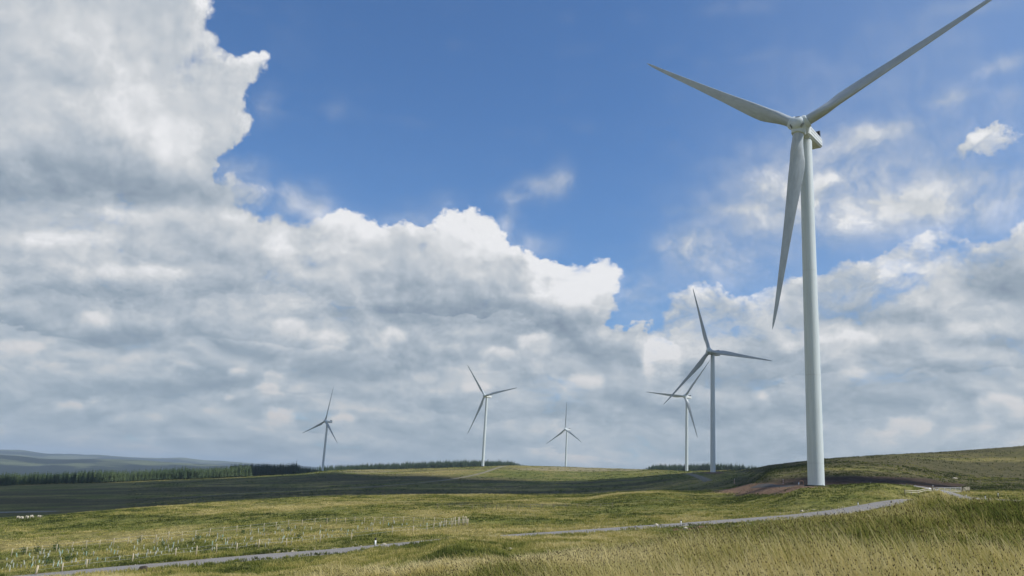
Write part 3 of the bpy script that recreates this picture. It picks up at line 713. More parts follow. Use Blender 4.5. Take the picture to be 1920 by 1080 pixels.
SHADE = [
 (330,270,70,60,.16),(255,160,70,70,.08),(80,60,140,60,.12),(430,210,50,60,.10),(310,180,90,60,-.02),(370,120,20,90,-.06),(200,215,150,50,.06),(320,300,60,50,.10),
 (120,335,270,45,-.34),(330,365,150,28,-.22),(60,290,120,40,-.12),(10,120,60,90,-.08),(230,400,120,14,.10),
 (110,445,120,18,.12),(250,508,120,15,.14),(300,400,100,20,.14),(640,400,50,22,.10),(700,450,60,50,.10),(860,430,90,50,.18),(600,460,60,60,.06),(900,470,60,40,.12),(1080,530,90,40,.18),(1230,600,40,30,.05),
 (200,552,180,12,-.24),(60,540,80,18,-.22),(300,632,140,16,-.22),(60,600,90,20,-.14),(860,590,150,20,-.30),(1120,604,90,12,-.20),(830,510,55,24,-.14),(660,590,130,16,-.12),(690,480,30,40,-.06),(620,510,40,40,.04),
 (350,722,200,12,-.20),(600,702,90,14,-.18),(620,690,60,8,-.10),(330,752,110,10,-.14),(900,775,190,12,-.14),(1140,672,50,22,-.16),(1365,790,130,14,-.16),(760,695,90,12,-.12),(640,660,70,10,-.12),(1000,700,60,10,-.10),(470,660,60,14,-.08),(200,640,80,8,-.1),(100,735,120,6,-.06),(1040,760,60,10,-.08),(1180,740,50,14,-.08),
 (1730,480,110,50,.08),(1560,560,60,30,.04),
 (1890,530,70,40,-.40),(1640,595,130,14,-.28),(1560,575,60,12,-.14),(1640,745,130,22,-.22),(1400,640,80,24,-.20),(1440,765,120,12,-.14),(1300,600,60,20,-.08),(1800,640,100,12,-.18),(1850,700,90,12,-.12),(1500,610,50,14,-.12),(1330,700,60,14,-.1),(1400,710,60,8,-.08),
]
def sstep(x): x = np.clip(x, 0, 1); return x * x * (3 - 2 * x)
def in_poly(u, v, poly):
    r = np.zeros(u.shape, bool); n = len(poly)
    for i in range(n):
        x0, y0 = poly[i]; x1, y1 = poly[(i + 1) % n]
        if y0 == y1: continue
        c = (y0 > v) != (y1 > v)
        r ^= c & (u < (x1 - x0) * (v - y0) / (y1 - y0) + x0)
    return r
def gblur(A, s):
    k = np.arange(-int(3 * s + 1), int(3 * s + 1) + 1); w = np.exp(-k * k / (2 * s * s)); w /= w.sum(); p = len(k) // 2
    for ax in (0, 1):
        B = np.pad(A, [(p, p) if i == ax else (0, 0) for i in (0, 1)], mode='edge')
        A = sum(w[i] * (B[i:i + A.shape[0], :] if ax == 0 else B[:, i:i + A.shape[1]]) for i in range(len(k)))
    return A
AZ0, AZ1, EL0, EL1, NT = -0.64, 0.66, -0.06, 0.66, 256
SS = 3
ga = AZ0 + (np.arange(NT * SS) + .5) / (NT * SS) * (AZ1 - AZ0); gel = EL0 + (np.arange(NT * SS) + .5) / (NT * SS) * (EL1 - EL0)
GA, GE = np.meshgrid(ga, gel, indexing='ij')
PU, PV = project(np.stack([np.cos(GE) * np.sin(GA), np.cos(GE) * np.cos(GA), np.sin(GE)], -1))
def down(A): return A.reshape(NT, SS, NT, SS).mean((1, 3))
cov = 0
for poly, w_ in zip(MASS, MASSW): cov = np.maximum(cov, gblur(in_poly(PU, PV, poly).astype(float), 4.2) * w_)
cov = down(cov)
veil = 0
for (u, v, ru, rv, w_) in [(a, b, c * 1.12, d, e * (1.12 if a > 1230 else 1.0)) for a, b, c, d, e in VEIL]: veil = veil + w_ * np.exp(-(((PU - u) / ru) ** 2 + ((PV - v) / rv) ** 2) * 0.9)
veil = down(veil)
shd = 0
for (u, v, ru, rv, w_) in SHADE: shd = shd + w_ * (0.68 if w_ < 0 else 0.9) * np.exp(-(((PU - u) / ru) ** 2 + ((PV - v) / rv) ** 2) * 0.87)
for (u, v, ru, rv, w_) in PUFF:
    q = np.clip(1 - ((PU - u) / ru) ** 2, 0, 1); top = v - rv * np.sqrt(q)
    t_ = PV - top
    shd = shd + w_ * (1.5 if v > 570 else 0.72) * sstep(t_ / 4 + .5) * np.exp(-(np.maximum(t_, 0) / (1.5 * rv)) ** 2) * sstep(q * 2.0)
shd = down(shd)
def lut(nt, fac_vec, cols, lohi):
    """three tabulated curves of one direction angle"""
    n = nd(nt, 'ShaderNodeRGBCurve'); cm = n.mapping; cm.use_clip = False; cm.extend = 'HORIZONTAL'
    for ch in range(3):
        c = cm.curves[ch]; y = cols[:, ch]
        # drop points a straight line already gives
        keep = [0]; i = 0
        while i < len(y) - 1:
            j = i + 1
            while j + 1 < len(y) and j - i < 12:
                seg = y[i] + (y[j + 1] - y[i]) * (np.arange(i, j + 2) - i) / (j + 1 - i)
                if np.abs(seg - y[i:j + 2]).max() > lohi: break
                j += 1
            keep.append(j); i = j
        xs = (np.array(keep) + .5) / len(y)
        c.points[0].location = (xs[0], y[keep[0]]); c.points[1].location = (xs[-1], y[keep[-1]])
        for x_, k_ in zip(xs[1:-1], keep[1:-1]): c.points.new(x_, y[k_])
        for p_ in c.points: p_.handle_type = 'VECTOR'
    cm.update()
    nt.links.new(fac_vec, n.inputs['Color'])
    return n.outputs[0]
def table(nt, P, A, rank, base=0.0, tol=0.0008):
    """the smooth map A(azimuth, elevation) as a sum of products of tabulated curves"""
    Um, sv, Vt = np.linalg.svd(A - base, full_matrices=False)
    print('rank', rank, 'left over', float(np.sqrt((sv[rank:] ** 2).mean() / 1)), 'max err', float(np.abs((Um[:, :rank] * sv[:rank]) @ Vt[:rank] - (A - base)).max()))
    sp = nd(nt, 'ShaderNodeSeparateXYZ'); nt.links.new(P, sp.inputs[0])
    fx = mth(nt, 'MULTIPLY_ADD', sp.outputs[0], 1 / (AZ1 - AZ0), -AZ0 / (AZ1 - AZ0), clamp=True)
    fy = mth(nt, 'MULTIPLY_ADD', sp.outputs[1], 1 / (EL1 - EL0), -EL0 / (EL1 - EL0), clamp=True)
    acc = base
    for k in range(0, rank, 3):
        s_ = np.sqrt(sv[k:k + 3])
        cx_ = lut(nt, fx, Um[:, k:k + 3] * s_, tol); cy_ = lut(nt, fy, Vt[k:k + 3].T * s_, tol)
        acc = mth(nt, 'ADD', vm(nt, 'DOT_PRODUCT', cx_, cy_, out=1), acc)
    return acc
tc = nd(nt, 'ShaderNodeTexCoord')
D = vm(nt, 'NORMALIZE', tc.outputs['Generated'])
sx = nd(nt, 'ShaderNodeSeparateXYZ'); nt.links.new(D, sx.inputs[0])
az_n = mth(nt, 'ARCTAN2', sx.outputs[0], sx.outputs[1]); el_n = mth(nt, 'ARCSINE', sx.outputs[2])
cP = nd(nt, 'ShaderNodeCombineXYZ'); nt.links.new(az_n, cP.inputs[0]); nt.links.new(el_n, cP.inputs[1])
# cloud field group
g = bpy.data.node_groups.new('cloud_field', 'ShaderNodeTree')
g.interface.new_socket('P', in_out='INPUT', socket_type='NodeSocketVector')
g.interface.new_socket('Cover', in_out='OUTPUT', socket_type='NodeSocketFloat')
g.interface.new_socket('Relief', in_out='OUTPUT', socket_type='NodeSocketFloat')
g.interface.new_socket('Body', in_out='OUTPUT', socket_type='NodeSocketFloat')
gi = nd(g, 'NodeGroupInput'); go = nd(g, 'NodeGroupOutput'); P = gi.outputs[0]
sp = nd(g, 'ShaderNodeSeparateXYZ'); g.links.new(P, sp.inputs[0])
ge = mth(g, 'MULTIPLY', mth(g, 'LOGARITHM', mth(g, 'MAXIMUM', mth(g, 'ADD', sp.outputs[1], 0.20), 0.03), math.e), 0.62)
cq = nd(g, 'ShaderNodeCombineXYZ'); g.links.new(sp.outputs[0], cq.inputs[0]); g.links.new(ge, cq.inputs[1])
Q = cq.outputs[0]
wn = nd(g, 'ShaderNodeTexNoise'); wn.inputs['Scale'].default_value = 9; wn.inputs['Detail'].default_value = 5; wn.inputs['Roughness'].default_value = 0.6; g.links.new(Q, wn.inputs['Vector'])
wv = vm(g, 'SUBTRACT', wn.outputs['Color'], (0.5, 0.5, 0.5))
Qw = vm(g, 'MULTIPLY_ADD', wv, (0.09, 0.09, 0.0), Q)
wn3 = nd(g, 'ShaderNodeTexNoise'); wn3.inputs['Scale'].default_value = 44; wn3.inputs['Detail'].default_value = 5; wn3.inputs['Roughness'].default_value = 0.62; g.links.new(Q, wn3.inputs['Vector'])
Pw = vm(g, 'MULTIPLY_ADD', wv, (0.045, 0.040, 0.0), P)
Pw = vm(g, 'MULTIPLY_ADD', vm(g, 'SUBTRACT', wn3.outputs['Color'], (0.5, 0.5, 0.5)), (0.034, 0.030, 0.0), Pw)
covn = table(g, Pw, cov, 24)
vo = nd(g, 'ShaderNodeTexVoronoi', feature='F1', voronoi_dimensions='2D'); g.links.new(Qw, vo.inputs['Vector'])
vo.inputs['Scale'].default_value = 13; vo.inputs['Detail'].default_value = 3.0; vo.inputs['Roughness'].default_value = 0.55; vo.inputs['Lacunarity'].default_value = 2.3
bil = mth(g, 'SUBTRACT', 0.5, mth(g, 'MULTIPLY', vo.outputs['Distance'], 1.0))
nz = noise(g, Qw, 7.0, 9, 0.58)
nf = noise(g, Qw, 34.0, 6, 0.6)
rel = mth(g, 'MULTIPLY', bil, 0.42)
rel = mth(g, 'ADD', rel, mth(g, 'MULTIPLY', mth(g, 'SUBTRACT', nz, 0.5), 1.5))
rel = mth(g, 'ADD', rel, mth(g, 'MULTIPLY', mth(g, 'SUBTRACT', nf, 0.5), 0.65))
g.links.new(covn, go.inputs[0]); g.links.new(rel, go.inputs[1])
body = mth(g, 'ADD', mth(g, 'MULTIPLY', bil, 0.16), mth(g, 'MULTIPLY', mth(g, 'SUBTRACT', noise(g, Qw, 4.2, 5, 0.52), 0.5), 1.7))
g.links.new(body, go.inputs[2])
def field(P):
    n = nd(nt, 'ShaderNodeGroup'); n.node_tree = g; nt.links.new(P, n.inputs[0]); return n.outputs[0], n.outputs[1], n.outputs[2]
P0 = cP.outputs[0]
c0, r0, b0_ = field(P0)
P1 = vm(nt, 'ADD', P0, (0.009, 0.014, 0.0))
c1, r1, b1_ = field(P1)
WV = nd(nt, 'ShaderNodeTexNoise'); WV.inputs['Scale'].default_value = 24; WV.inputs['Detail'].default_value = 6; WV.inputs['Roughness'].default_value = 0.62; nt.links.new(P0, WV.inputs['Vector'])
wsh = vm(nt, 'MULTIPLY_ADD', vm(nt, 'SUBTRACT', WV.outputs['Color'], (0.5, 0.5, 0.5)), (0.036, 0.022, 0), P0)
shade = table(nt, wsh, shd, 36)
veiln = table(nt, wsh, veil, 12)
H0 = mth(nt, 'ADD', mth(nt, 'ADD', c0, -0.48), mth(nt, 'MULTIPLY', r0, 0.62))
alpha = smooth(nt, H0, -0.10, 0.30)
alpha2 = mth(nt, 'MULTIPLY', veiln, mth(nt, 'MULTIPLY_ADD', r0, 1.5, 1.0), clamp=True)
alpha = mth(nt, 'MAXIMUM', alpha, alpha2)
slc = mth(nt, 'SUBTRACT', c0, c1)
slr = mth(nt, 'SUBTRACT', b0_, b1_)
# heaped cells: each has a lit crown and a flat grey foot
sq = nd(nt, 'ShaderNodeSeparateXYZ'); nt.links.new(P0, sq.inputs[0])
gq = mth(nt, 'LOGARITHM', mth(nt, 'MAXIMUM', mth(nt, 'ADD', sq.outputs[1], 0.10), 0.03), math.e)
cqq = nd(nt, 'ShaderNodeCombineXYZ'); nt.links.new(mth(nt, 'MULTIPLY', sq.outputs[0], 6.0), cqq.inputs[0]); nt.links.new(mth(nt, 'MULTIPLY', gq, 3.6), cqq.inputs[1])
wq = nd(nt, 'ShaderNodeTexNoise'); wq.inputs['Scale'].default_value = 2.2; wq.inputs['Detail'].default_value = 7; wq.inputs['Roughness'].default_value = 0.62; nt.links.new(cqq.outputs[0], wq.inputs['Vector'])
qq = vm(nt, 'MULTIPLY_ADD', vm(nt, 'SUBTRACT', wq.outputs['Color'], (0.5, 0.5, 0.5)), (0.85, 0.75, 0), cqq.outputs[0])
vq = nd(nt, 'ShaderNodeTexVoronoi', feature='F1', voronoi_dimensions='2D'); vq.inputs['Scale'].default_value = 1.0; vq.inputs['Randomness'].default_value = 0.9; nt.links.new(qq, vq.inputs['Vector'])
dq = nd(nt, 'ShaderNodeSeparateXYZ'); nt.links.new(vm(nt, 'SUBTRACT', qq, vq.outputs['Position']), dq.inputs[0])
rc = nd(nt, 'ShaderNodeSeparateColor'); nt.links.new(vq.outputs['Color'], rc.inputs[0])
heap = mth(nt, 'ADD', mth(nt, 'MULTIPLY', smooth(nt, dq.outputs[1], -0.45, 0.40, -0.55, 0.6), mth(nt, 'MULTIPLY_ADD', rc.outputs[0], 0.9, 0.25)), mth(nt, 'MULTIPLY', mth(nt, 'SUBTRACT', rc.outputs[1], 0.5), 0.18))
heap = mth(nt, 'MULTIPLY', heap, mth(nt, 'MULTIPLY', smooth(nt, vq.outputs['Distance'], 0.75, 0.1, 0.25, 1.0), 0.30))
heap = mth(nt, 'MULTIPLY', heap, smooth(nt, el_n, 0.36, 0.20, 0.2, 1.0))
lit = mth(nt, 'ADD', mth(nt, 'MULTIPLY_ADD', smooth(nt, el_n, 0.08, 0.34), 0.12, 0.49), mth(nt, 'MULTIPLY', slc, 0.27))
lit = mth(nt, 'ADD', lit, mth(nt, 'MULTIPLY', slr, smooth(nt, el_n, 0.22, 0.40, 0.85, 0.5)))
lit = mth(nt, 'ADD', lit, mth(nt, 'MULTIPLY', mth(nt, 'SUBTRACT', r0, r1), 0.26))
lit = mth(nt, 'ADD', lit, mth(nt, 'MULTIPLY', shade, 1.55))
lit = mth(nt, 'ADD', lit, heap)
lit = mth(nt, 'ADD', lit, mth(nt, 'MULTIPLY', b0_, 0.22))
lit = mth(nt, 'ADD', lit, mth(nt, 'MULTIPLY', alpha2, 0.15), clamp=True)
ccol = ramp(nt, lit, [(0.0, (0.23, 0.29, 0.37)), (0.28, (0.33, 0.395, 0.465)), (0.5, (0.46, 0.515, 0.575)), (0.75, (0.64, 0.665, 0.69)), (1.0, (0.86, 0.865, 0.88))])
# low clouds are seen through more air: greyer, bluer, softer
air = smooth(nt, el_n, -0.02, 0.26, 1.0, 0.0)
ccol = mix(nt, mth(nt, 'MULTIPLY', air, 0.5), ccol, (0.345, 0.43, 0.50))
ccol = mix(nt, mth(nt, 'MULTIPLY', mth(nt, 'MULTIPLY', smooth(nt, lit, 0.6, 1.0), air), 0.7), ccol, (0.62, 0.575, 0.55))
blue = vm(nt, 'MULTIPLY', sky.outputs[0], (0.084, 0.113, 0.142))
low = smooth(nt, el_n, 0.0, 0.5, 1, 0)
blue = mix(nt, mth(nt, 'MULTIPLY', low, 0.35), blue, (0.22, 0.36, 0.58))
veil = mth(nt, 'MULTIPLY', smooth(nt, az_n, 0.10, 0.75), 0.22)
blue = mix(nt, veil, blue, (0.42, 0.52, 0.66))
hor = smooth(nt, el_n, -0.02, 0.04, 1.0, 0.0)
col = mix(nt, mth(nt, 'MULTIPLY', alpha, 0.97), blue, ccol)
col = mix(nt, mth(nt, 'MULTIPLY', hor, 0.85), col, (0.300, 0.385, 0.455))
nt.links.new(col, bg.inputs[0]); bg.inputs[1].default_value = 1.0
world.cycles.sampling_method = 'MANUAL'; world.cycles.sample_map_resolution = 256
scene.view_settings.view_transform = 'Standard'; scene.view_settings.look = 'None'; scene.view_settings.gamma = 1; scene.view_settings.exposure = 0
scene.cycles.use_adaptive_sampling = True; scene.cycles.adaptive_threshold = 0.02; scene.cycles.adaptive_min_samples = 6
scene.cycles.use_denoising = True

def in_poly_py(u, v, poly):
    r = False; n = len(poly)
    for i in range(n):
        x0, y0 = poly[i]; x1, y1 = poly[(i + 1) % n]
        if (y0 > v) != (y1 > v) and u < (x1 - x0) * (v - y0) / (y1 - y0) + x0: r = not r
    return r
V_GROUND_MIN = Z.min()
HAZE = 7.0e-5
M['redspoil'] = flecked('red_spoil', (0.30, 0.15, 0.10), (0.16, 0.08, 0.06), 0.9, 3)
# ------------------------------------------------------------------ grass and rushes
def visible_mask(x, y): return np.ones(len(x), bool)
def grass_patch(N, d0, d1, u0, u1, w0, h0, h1, per, spread, lean, seed, tip=0.12, heads=0.0, dens=0.0, tint_shift=0.0, dmid=None):
    r = np.random.default_rng(seed)
    a0 = float(pix_az_te(u0, hv(u0))[0]); a1 = float(pix_az_te(u1, hv(u1))[0])
    nc = N // per
    d = r.uniform(d0, d1, int(nc * 1.9)); az = r.uniform(a0, a1, len(d))
    cx_, cy_ = d * np.sin(az), d * np.cos(az)
    keep = (track_dist(cx_, cy_) > spread * 1.6 + 0.1)
    u, v = project(np.column_stack([cx_, cy_, base_height(cx_, cy_)]))
    pe, rd_, pa, pad = soil_masks(cx_, cy_, u, v, d)
    keep &= r.random(len(d)) > heath_shade_mask(cx_, cy_, u, v, d) * 0.4
    keep &= (r.random(len(d)) > np.maximum(np.maximum(pe * 1.1, rd_ * .97), pad * 1.2))
    clump = fbm(cx_ / 3.1, cy_ / 3.1, 401, 3) + fbm(cx_ / 22, cy_ / 22, 421, 3)
    keep &= r.random(len(d)) < np.clip(0.75 + clump * 2.0 * dens, 0.12, 1)
    sel = np.nonzero(keep)[0][:nc]
    d, az, cx_, cy_, u, v, clump = d[sel], az[sel], cx_[sel], cy_[sel], u[sel], v[sel], clump[sel]
    tc_ = tint_field(cx_, cy_, u, v) + tint_shift + fbm(cx_ / 3.4, cy_ / 3.4, 611, 3) * 1.1 - heath_shade_mask(cx_, cy_, u, v, d) * 0.75
    hc = r.uniform(0.7, 1.15, len(d)) * np.clip(1 + clump * 1.2, 0.55, 1.7)
    n = len(d) * per
    rep_ = lambda q: np.repeat(q, per)
    ang = r.uniform(0, 2 * np.pi, n); rad = np.abs(r.normal(0, 1, n)) * rep_(np.full(len(d), spread))
    bx, by = rep_(cx_) + rad * np.cos(ang), rep_(cy_) + rad * np.sin(ang)
    bz = height(bx, by, td=np.full(n, 5.0)) - 0.02
    dist = np.hypot(bx, by)
    hh = r.uniform(h0, h1, n) * rep_(hc)
    # lean: away from the clump centre, plus the wind
    lx = np.cos(ang) * rad / spread * 0.16 + r.normal(0, 0.12, n) + lean[0]; ly = np.sin(ang) * rad / spread * 0.16 + r.normal(0, 0.12, n) + lean[1]
    ww = w0 * dist / (dmid or 0.5 * (d0 + d1)) * r.uniform(0.6, 1.3, n)
    face = r.uniform(-0.9, 0.9, n) + np.arctan2(bx, by)          # ribbons turn various ways
    sx_, sy_ = np.cos(face), -np.sin(face)
    V = np.empty((n, 5, 3), np.float32)
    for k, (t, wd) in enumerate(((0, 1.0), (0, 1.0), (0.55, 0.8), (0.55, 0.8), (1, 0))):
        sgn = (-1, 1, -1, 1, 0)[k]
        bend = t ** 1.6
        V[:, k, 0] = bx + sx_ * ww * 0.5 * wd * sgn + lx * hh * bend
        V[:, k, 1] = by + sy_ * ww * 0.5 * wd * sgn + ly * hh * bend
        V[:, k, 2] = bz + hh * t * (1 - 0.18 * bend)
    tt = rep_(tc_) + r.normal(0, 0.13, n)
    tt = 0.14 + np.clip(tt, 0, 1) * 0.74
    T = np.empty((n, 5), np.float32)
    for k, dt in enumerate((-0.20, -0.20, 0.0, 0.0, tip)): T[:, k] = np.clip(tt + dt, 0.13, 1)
    base = np.arange(n)[:, None] * 5
    Fq = (base + np.array([[0, 1, 3, 2]])); Ft = (base + np.array([[2, 3, 4]]))
    Vs = [V.reshape(-1, 3)]; Ts = [T.ravel()]; F4 = [Fq]; F3 = [Ft]
    if heads:
        hs = np.nonzero(r.random(n) < heads)[0]; m_ = len(hs); q = r.uniform(0.70, 0.93, m_)
        px = bx[hs] + lx[hs] * hh[hs] * q ** 1.6; py = by[hs] + ly[hs] * hh[hs] * q ** 1.6; pz = bz[hs] + hh[hs] * q * (1 - 0.18 * q ** 1.6)
        s_ = r.uniform(0.011, 0.021, m_) * np.clip(dist[hs] / 15, 0.8, 1.8); off = r.normal(0, 0.008, (m_, 2))
        H = np.empty((m_, 4, 3), np.float32)
        for k, (ax, az_) in enumerate(((-.5, 0), (0, -.9), (.5, 0), (0, .9))):
            H[:, k, 0] = px + off[:, 0] + sx_[hs] * s_ * ax; H[:, k, 1] = py + off[:, 1] + sy_[hs] * s_ * ax; H[:, k, 2] = pz + s_ * az_
        k0 = len(Vs[0]); Vs.append(H.reshape(-1, 3)); Ts.append(np.full(m_ * 4, 0.03, np.float32)); F4.append(np.arange(m_)[:, None] * 4 + np.array([[0, 1, 2, 3]]) + k0)
    return np.vstack(Vs), np.concatenate(Ts), np.vstack(F4), F3[0]
def grass_object(name, label, parts):
    Vs, Ts, F4s, F3s = [], [], [], []; o_ = 0
    for (V, T, F4, F3) in parts:
        Vs.append(V); Ts.append(T); F4s.append(F4 + o_); F3s.append(F3 + o_); o_ += len(V)
    V = np.vstack(Vs); F4 = np.vstack(F4s); F3 = np.vstack(F3s)
    me = bpy.data.meshes.new(name)
    me.vertices.add(len(V)); me.vertices.foreach_set('co', V.astype(np.float32).ravel())
    me.loops.add(F4.size + F3.size); me.loops.foreach_set('vertex_index', np.concatenate([F4.ravel(), F3.ravel()]).astype(np.int32))
    n4, n3 = len(F4), len(F3)
    me.polygons.add(n4 + n3)
    me.polygons.foreach_set('loop_start', np.concatenate([np.arange(n4) * 4, n4 * 4 + np.arange(n3) * 3]).astype(np.int32))
    me.polygons.foreach_set('loop_total', np.concatenate([np.full(n4, 4), np.full(n3, 3)]).astype(np.int32))
    a = me.attributes.new('tint', 'FLOAT', 'POINT'); a.data.foreach_set('value', np.concatenate(Ts))
    me.update(calc_edges=True); me.materials.append(M['blades'])
    o = bpy.data.objects.new(name, me); COL.objects.link(o)
    return tag(o, label, 'grass', kind='stuff')
G = GRASS_SCALE if 'GRASS_SCALE' in globals() else 1.0
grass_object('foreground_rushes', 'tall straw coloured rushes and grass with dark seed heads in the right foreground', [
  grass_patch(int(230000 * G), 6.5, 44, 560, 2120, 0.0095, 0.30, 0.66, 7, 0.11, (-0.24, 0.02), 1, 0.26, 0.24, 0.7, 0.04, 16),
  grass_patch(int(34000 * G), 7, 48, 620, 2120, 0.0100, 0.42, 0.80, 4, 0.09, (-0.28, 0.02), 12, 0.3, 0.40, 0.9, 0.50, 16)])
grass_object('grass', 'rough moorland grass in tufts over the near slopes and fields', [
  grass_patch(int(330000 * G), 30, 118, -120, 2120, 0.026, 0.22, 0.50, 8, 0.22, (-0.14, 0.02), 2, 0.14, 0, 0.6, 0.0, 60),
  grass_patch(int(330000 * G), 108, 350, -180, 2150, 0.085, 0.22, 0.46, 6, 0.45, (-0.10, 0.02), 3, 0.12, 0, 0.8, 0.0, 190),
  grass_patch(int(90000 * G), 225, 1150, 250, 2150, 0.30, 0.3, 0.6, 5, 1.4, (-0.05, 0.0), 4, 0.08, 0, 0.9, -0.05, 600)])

# ------------------------------------------------------------------ conifer woods
def conifer_proto(seed):
    r = np.random.default_rng(seed); V = []; F = []; T = []
    def ring(z, rad, n, droop, ragged):
        k = len(V)
        V.append((0, 0, z + rad * 0.55)); T.append(0.55)
        for j in range(n):
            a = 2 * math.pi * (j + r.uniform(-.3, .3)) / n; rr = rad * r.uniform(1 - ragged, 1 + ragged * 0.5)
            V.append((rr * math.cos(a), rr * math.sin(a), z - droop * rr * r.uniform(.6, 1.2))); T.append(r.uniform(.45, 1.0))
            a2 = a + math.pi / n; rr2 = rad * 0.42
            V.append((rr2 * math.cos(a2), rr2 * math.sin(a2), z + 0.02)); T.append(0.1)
        for j in range(n):
            a_, b_ = k + 1 + 2 * j, k + 2 + 2 * j; c_ = k + 1 + 2 * ((j + 1) % n)
            F.append((k, a_, b_)); F.append((k, b_, c_))
    levels = 8
    for i in range(levels):
        t = i / (levels - 1)
        ring(0.16 + 0.80 * t, 0.23 * (1 - t) ** 0.75 * r.uniform(.85, 1.15) + 0.014, 8 if i < 5 else 6, 0.35, 0.38)
    k = len(V)
    for j in range(4):
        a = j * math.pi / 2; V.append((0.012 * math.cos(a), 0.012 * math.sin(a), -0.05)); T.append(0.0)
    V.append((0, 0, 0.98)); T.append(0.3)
    for j in range(4): F.append((k + j, k + (j + 1) % 4, k + 4))
    return np.array(V), np.array(F), np.array(T)
PROT = [conifer_proto(s) for s in range(7)]
def wood(name, label, pts, hs, ts):
    Vs, Fs, Ts = [], [], []; o_ = 0
    r = np.random.default_rng(5)
    pid = r.integers(0, len(PROT), len(pts)); rot = r.uniform(0, 6.28, len(pts)); fat = r.uniform(0.85, 1.25, len(pts))
    for p in range(len(PROT)):
        s = np.nonzero(pid == p)[0]
        if not len(s): continue
        V, F, T = PROT[p]; n = len(V)
        c, q = np.cos(rot[s])[:, None], np.sin(rot[s])[:, None]; h = hs[s][:, None]; f = fat[s][:, None]
        X_ = (V[:, 0] * c - V[:, 1] * q) * h * f + pts[s, 0][:, None]; Y_ = (V[:, 0] * q + V[:, 1] * c) * h * f + pts[s, 1][:, None]; Z_ = V[:, 2] * h + pts[s, 2][:, None]
        Vs.append(np.stack([X_, Y_, Z_], -1).reshape(-1, 3)); Fs.append((np.arange(len(s))[:, None, None] * n + F[None] + o_).reshape(-1, 3)); o_ += len(s) * n
        Ts.append(np.clip(T[None] * 0.75 + ts[s][:, None], 0, 1).ravel())
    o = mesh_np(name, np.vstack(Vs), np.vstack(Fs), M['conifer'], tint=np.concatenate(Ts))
    return tag(o, label, 'wood', kind='stuff')
def wood_points(u0, u1, dfun, depth, spacing, seed, dens_back=0.35):
    """rows of trees starting at distance dfun(u) and running back"""
    r = np.random.default_rng(seed); P = []
    u = np.linspace(u0, u1, 400); az = np.array([float(pix_az_te(q, hv(q))[0]) for q in u]); dd_ = np.array([dfun(q) for q in u])
    dist = 0.0
    while dist < depth:
        d = np.mean(dd_) + dist
        n = int(abs(az[-1] - az[0]) * d / spacing)
        a = r.uniform(az[0], az[-1], n) if dist > 0 else np.linspace(az[0], az[-1], n)
        db = np.interp(a, az, dd_) + dist + r.uniform(-1, 1, n) * spacing * 0.45
        P.append(np.column_stack([db * np.sin(a), db * np.cos(a), np.full(n, dist), np.interp(a, az, u)]))
        dist += spacing * (1 + dist / 40 * (1 - dens_back))
    return np.vstack(P)
WR = np.random.default_rng(33)
def plant(P, hfun, tfun, jit=0.11):
    x, y = P[:, 0], P[:, 1]
    z = height(x, y, td=np.full(len(x), 5.0), lump=False)
    h = np.array([hfun(u, b) for u, b in zip(P[:, 3], P[:, 2])]) * WR.normal(1, jit, len(x)).clip(.6, 1.35)
    t = np.array([tfun(u, b) for u, b in zip(P[:, 3], P[:, 2])]) + WR.normal(0, .10, len(x))
    return np.column_stack([x, y, z]), h, t
Pl = wood_points(-330, 470, lambda u: 1006 + (u > 0) * u * 0.085 + 12 * math.sin(u / 37), 420, 4.0, 1)
pl, hl, tl = plant(Pl, lambda u, b: 12.6 + 1.3 * min(1, max(0, u) / 300) + 0.8 * math.sin(u / 23) - b * 0.003, lambda u, b: 0.22 + 0.12 * math.sin(u / 31 + b / 50))
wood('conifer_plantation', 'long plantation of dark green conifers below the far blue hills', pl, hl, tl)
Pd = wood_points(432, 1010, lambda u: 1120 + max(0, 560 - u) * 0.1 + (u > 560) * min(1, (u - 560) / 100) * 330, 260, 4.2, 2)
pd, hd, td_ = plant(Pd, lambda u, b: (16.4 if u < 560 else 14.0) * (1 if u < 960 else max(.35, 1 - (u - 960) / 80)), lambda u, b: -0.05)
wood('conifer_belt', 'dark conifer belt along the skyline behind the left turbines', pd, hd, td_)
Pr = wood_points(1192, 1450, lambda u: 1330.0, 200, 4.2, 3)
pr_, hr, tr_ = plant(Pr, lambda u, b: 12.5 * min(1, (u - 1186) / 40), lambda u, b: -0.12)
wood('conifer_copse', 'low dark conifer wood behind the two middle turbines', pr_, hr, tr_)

# ------------------------------------------------------------------ tree shelters and their fence
POLY = [(2,1052),(60,1040),(200,1024),(330,1010),(480,996),(610,985),(760,983),(862,981),(862,986),(800,991),(700,1000),(640,1010),(560,1022),(400,1036),(300,1046),(150,1062),(60,1072),(2,1076)]
def shelter(mat):
    root = None
    mb = MB(); mb.tube([(0, 0, 0), (0.0, 0, 0.3), (0.01, 0, 0.62)], [0.055, 0.058, 0.062], 8, cap=False)
    mb.tube([(0.01, 0, 0.6), (0.01, 0, 0.5)], [0.045, 0.045], 8)
    o = mb.build('tree_shelter', mat)
    st = MB(); st.box((0.075, 0, 0.34), (0.03, 0.03, 0.72)); st.build('stake', M['wood'], o)
    return o
protos = [shelter(M['tube']), shelter(M['tubeg']), shelter(M['tubed'])]
LAB = ['pale grey plastic tree shelter tube in the grass of the young plantation', 'mint green plastic tree shelter tube in the grass of the young plantation', 'weathered brownish tree shelter tube in the grass of the young plantation']
used = [0, 0, 0]; cnt = 0; rr = random.Random(4)
pick = []
while len(pick) < 235:
    u = rr.uniform(0, 862); v = rr.uniform(980, 1078)
    if not in_poly_py(u, v, POLY): continue
    if u > 620 and rr.random() < 0.2: continue
    if any(abs(u - a) < 3 and abs(v - b) < 2.0 for a, b in pick): continue
    pick.append((u, v))
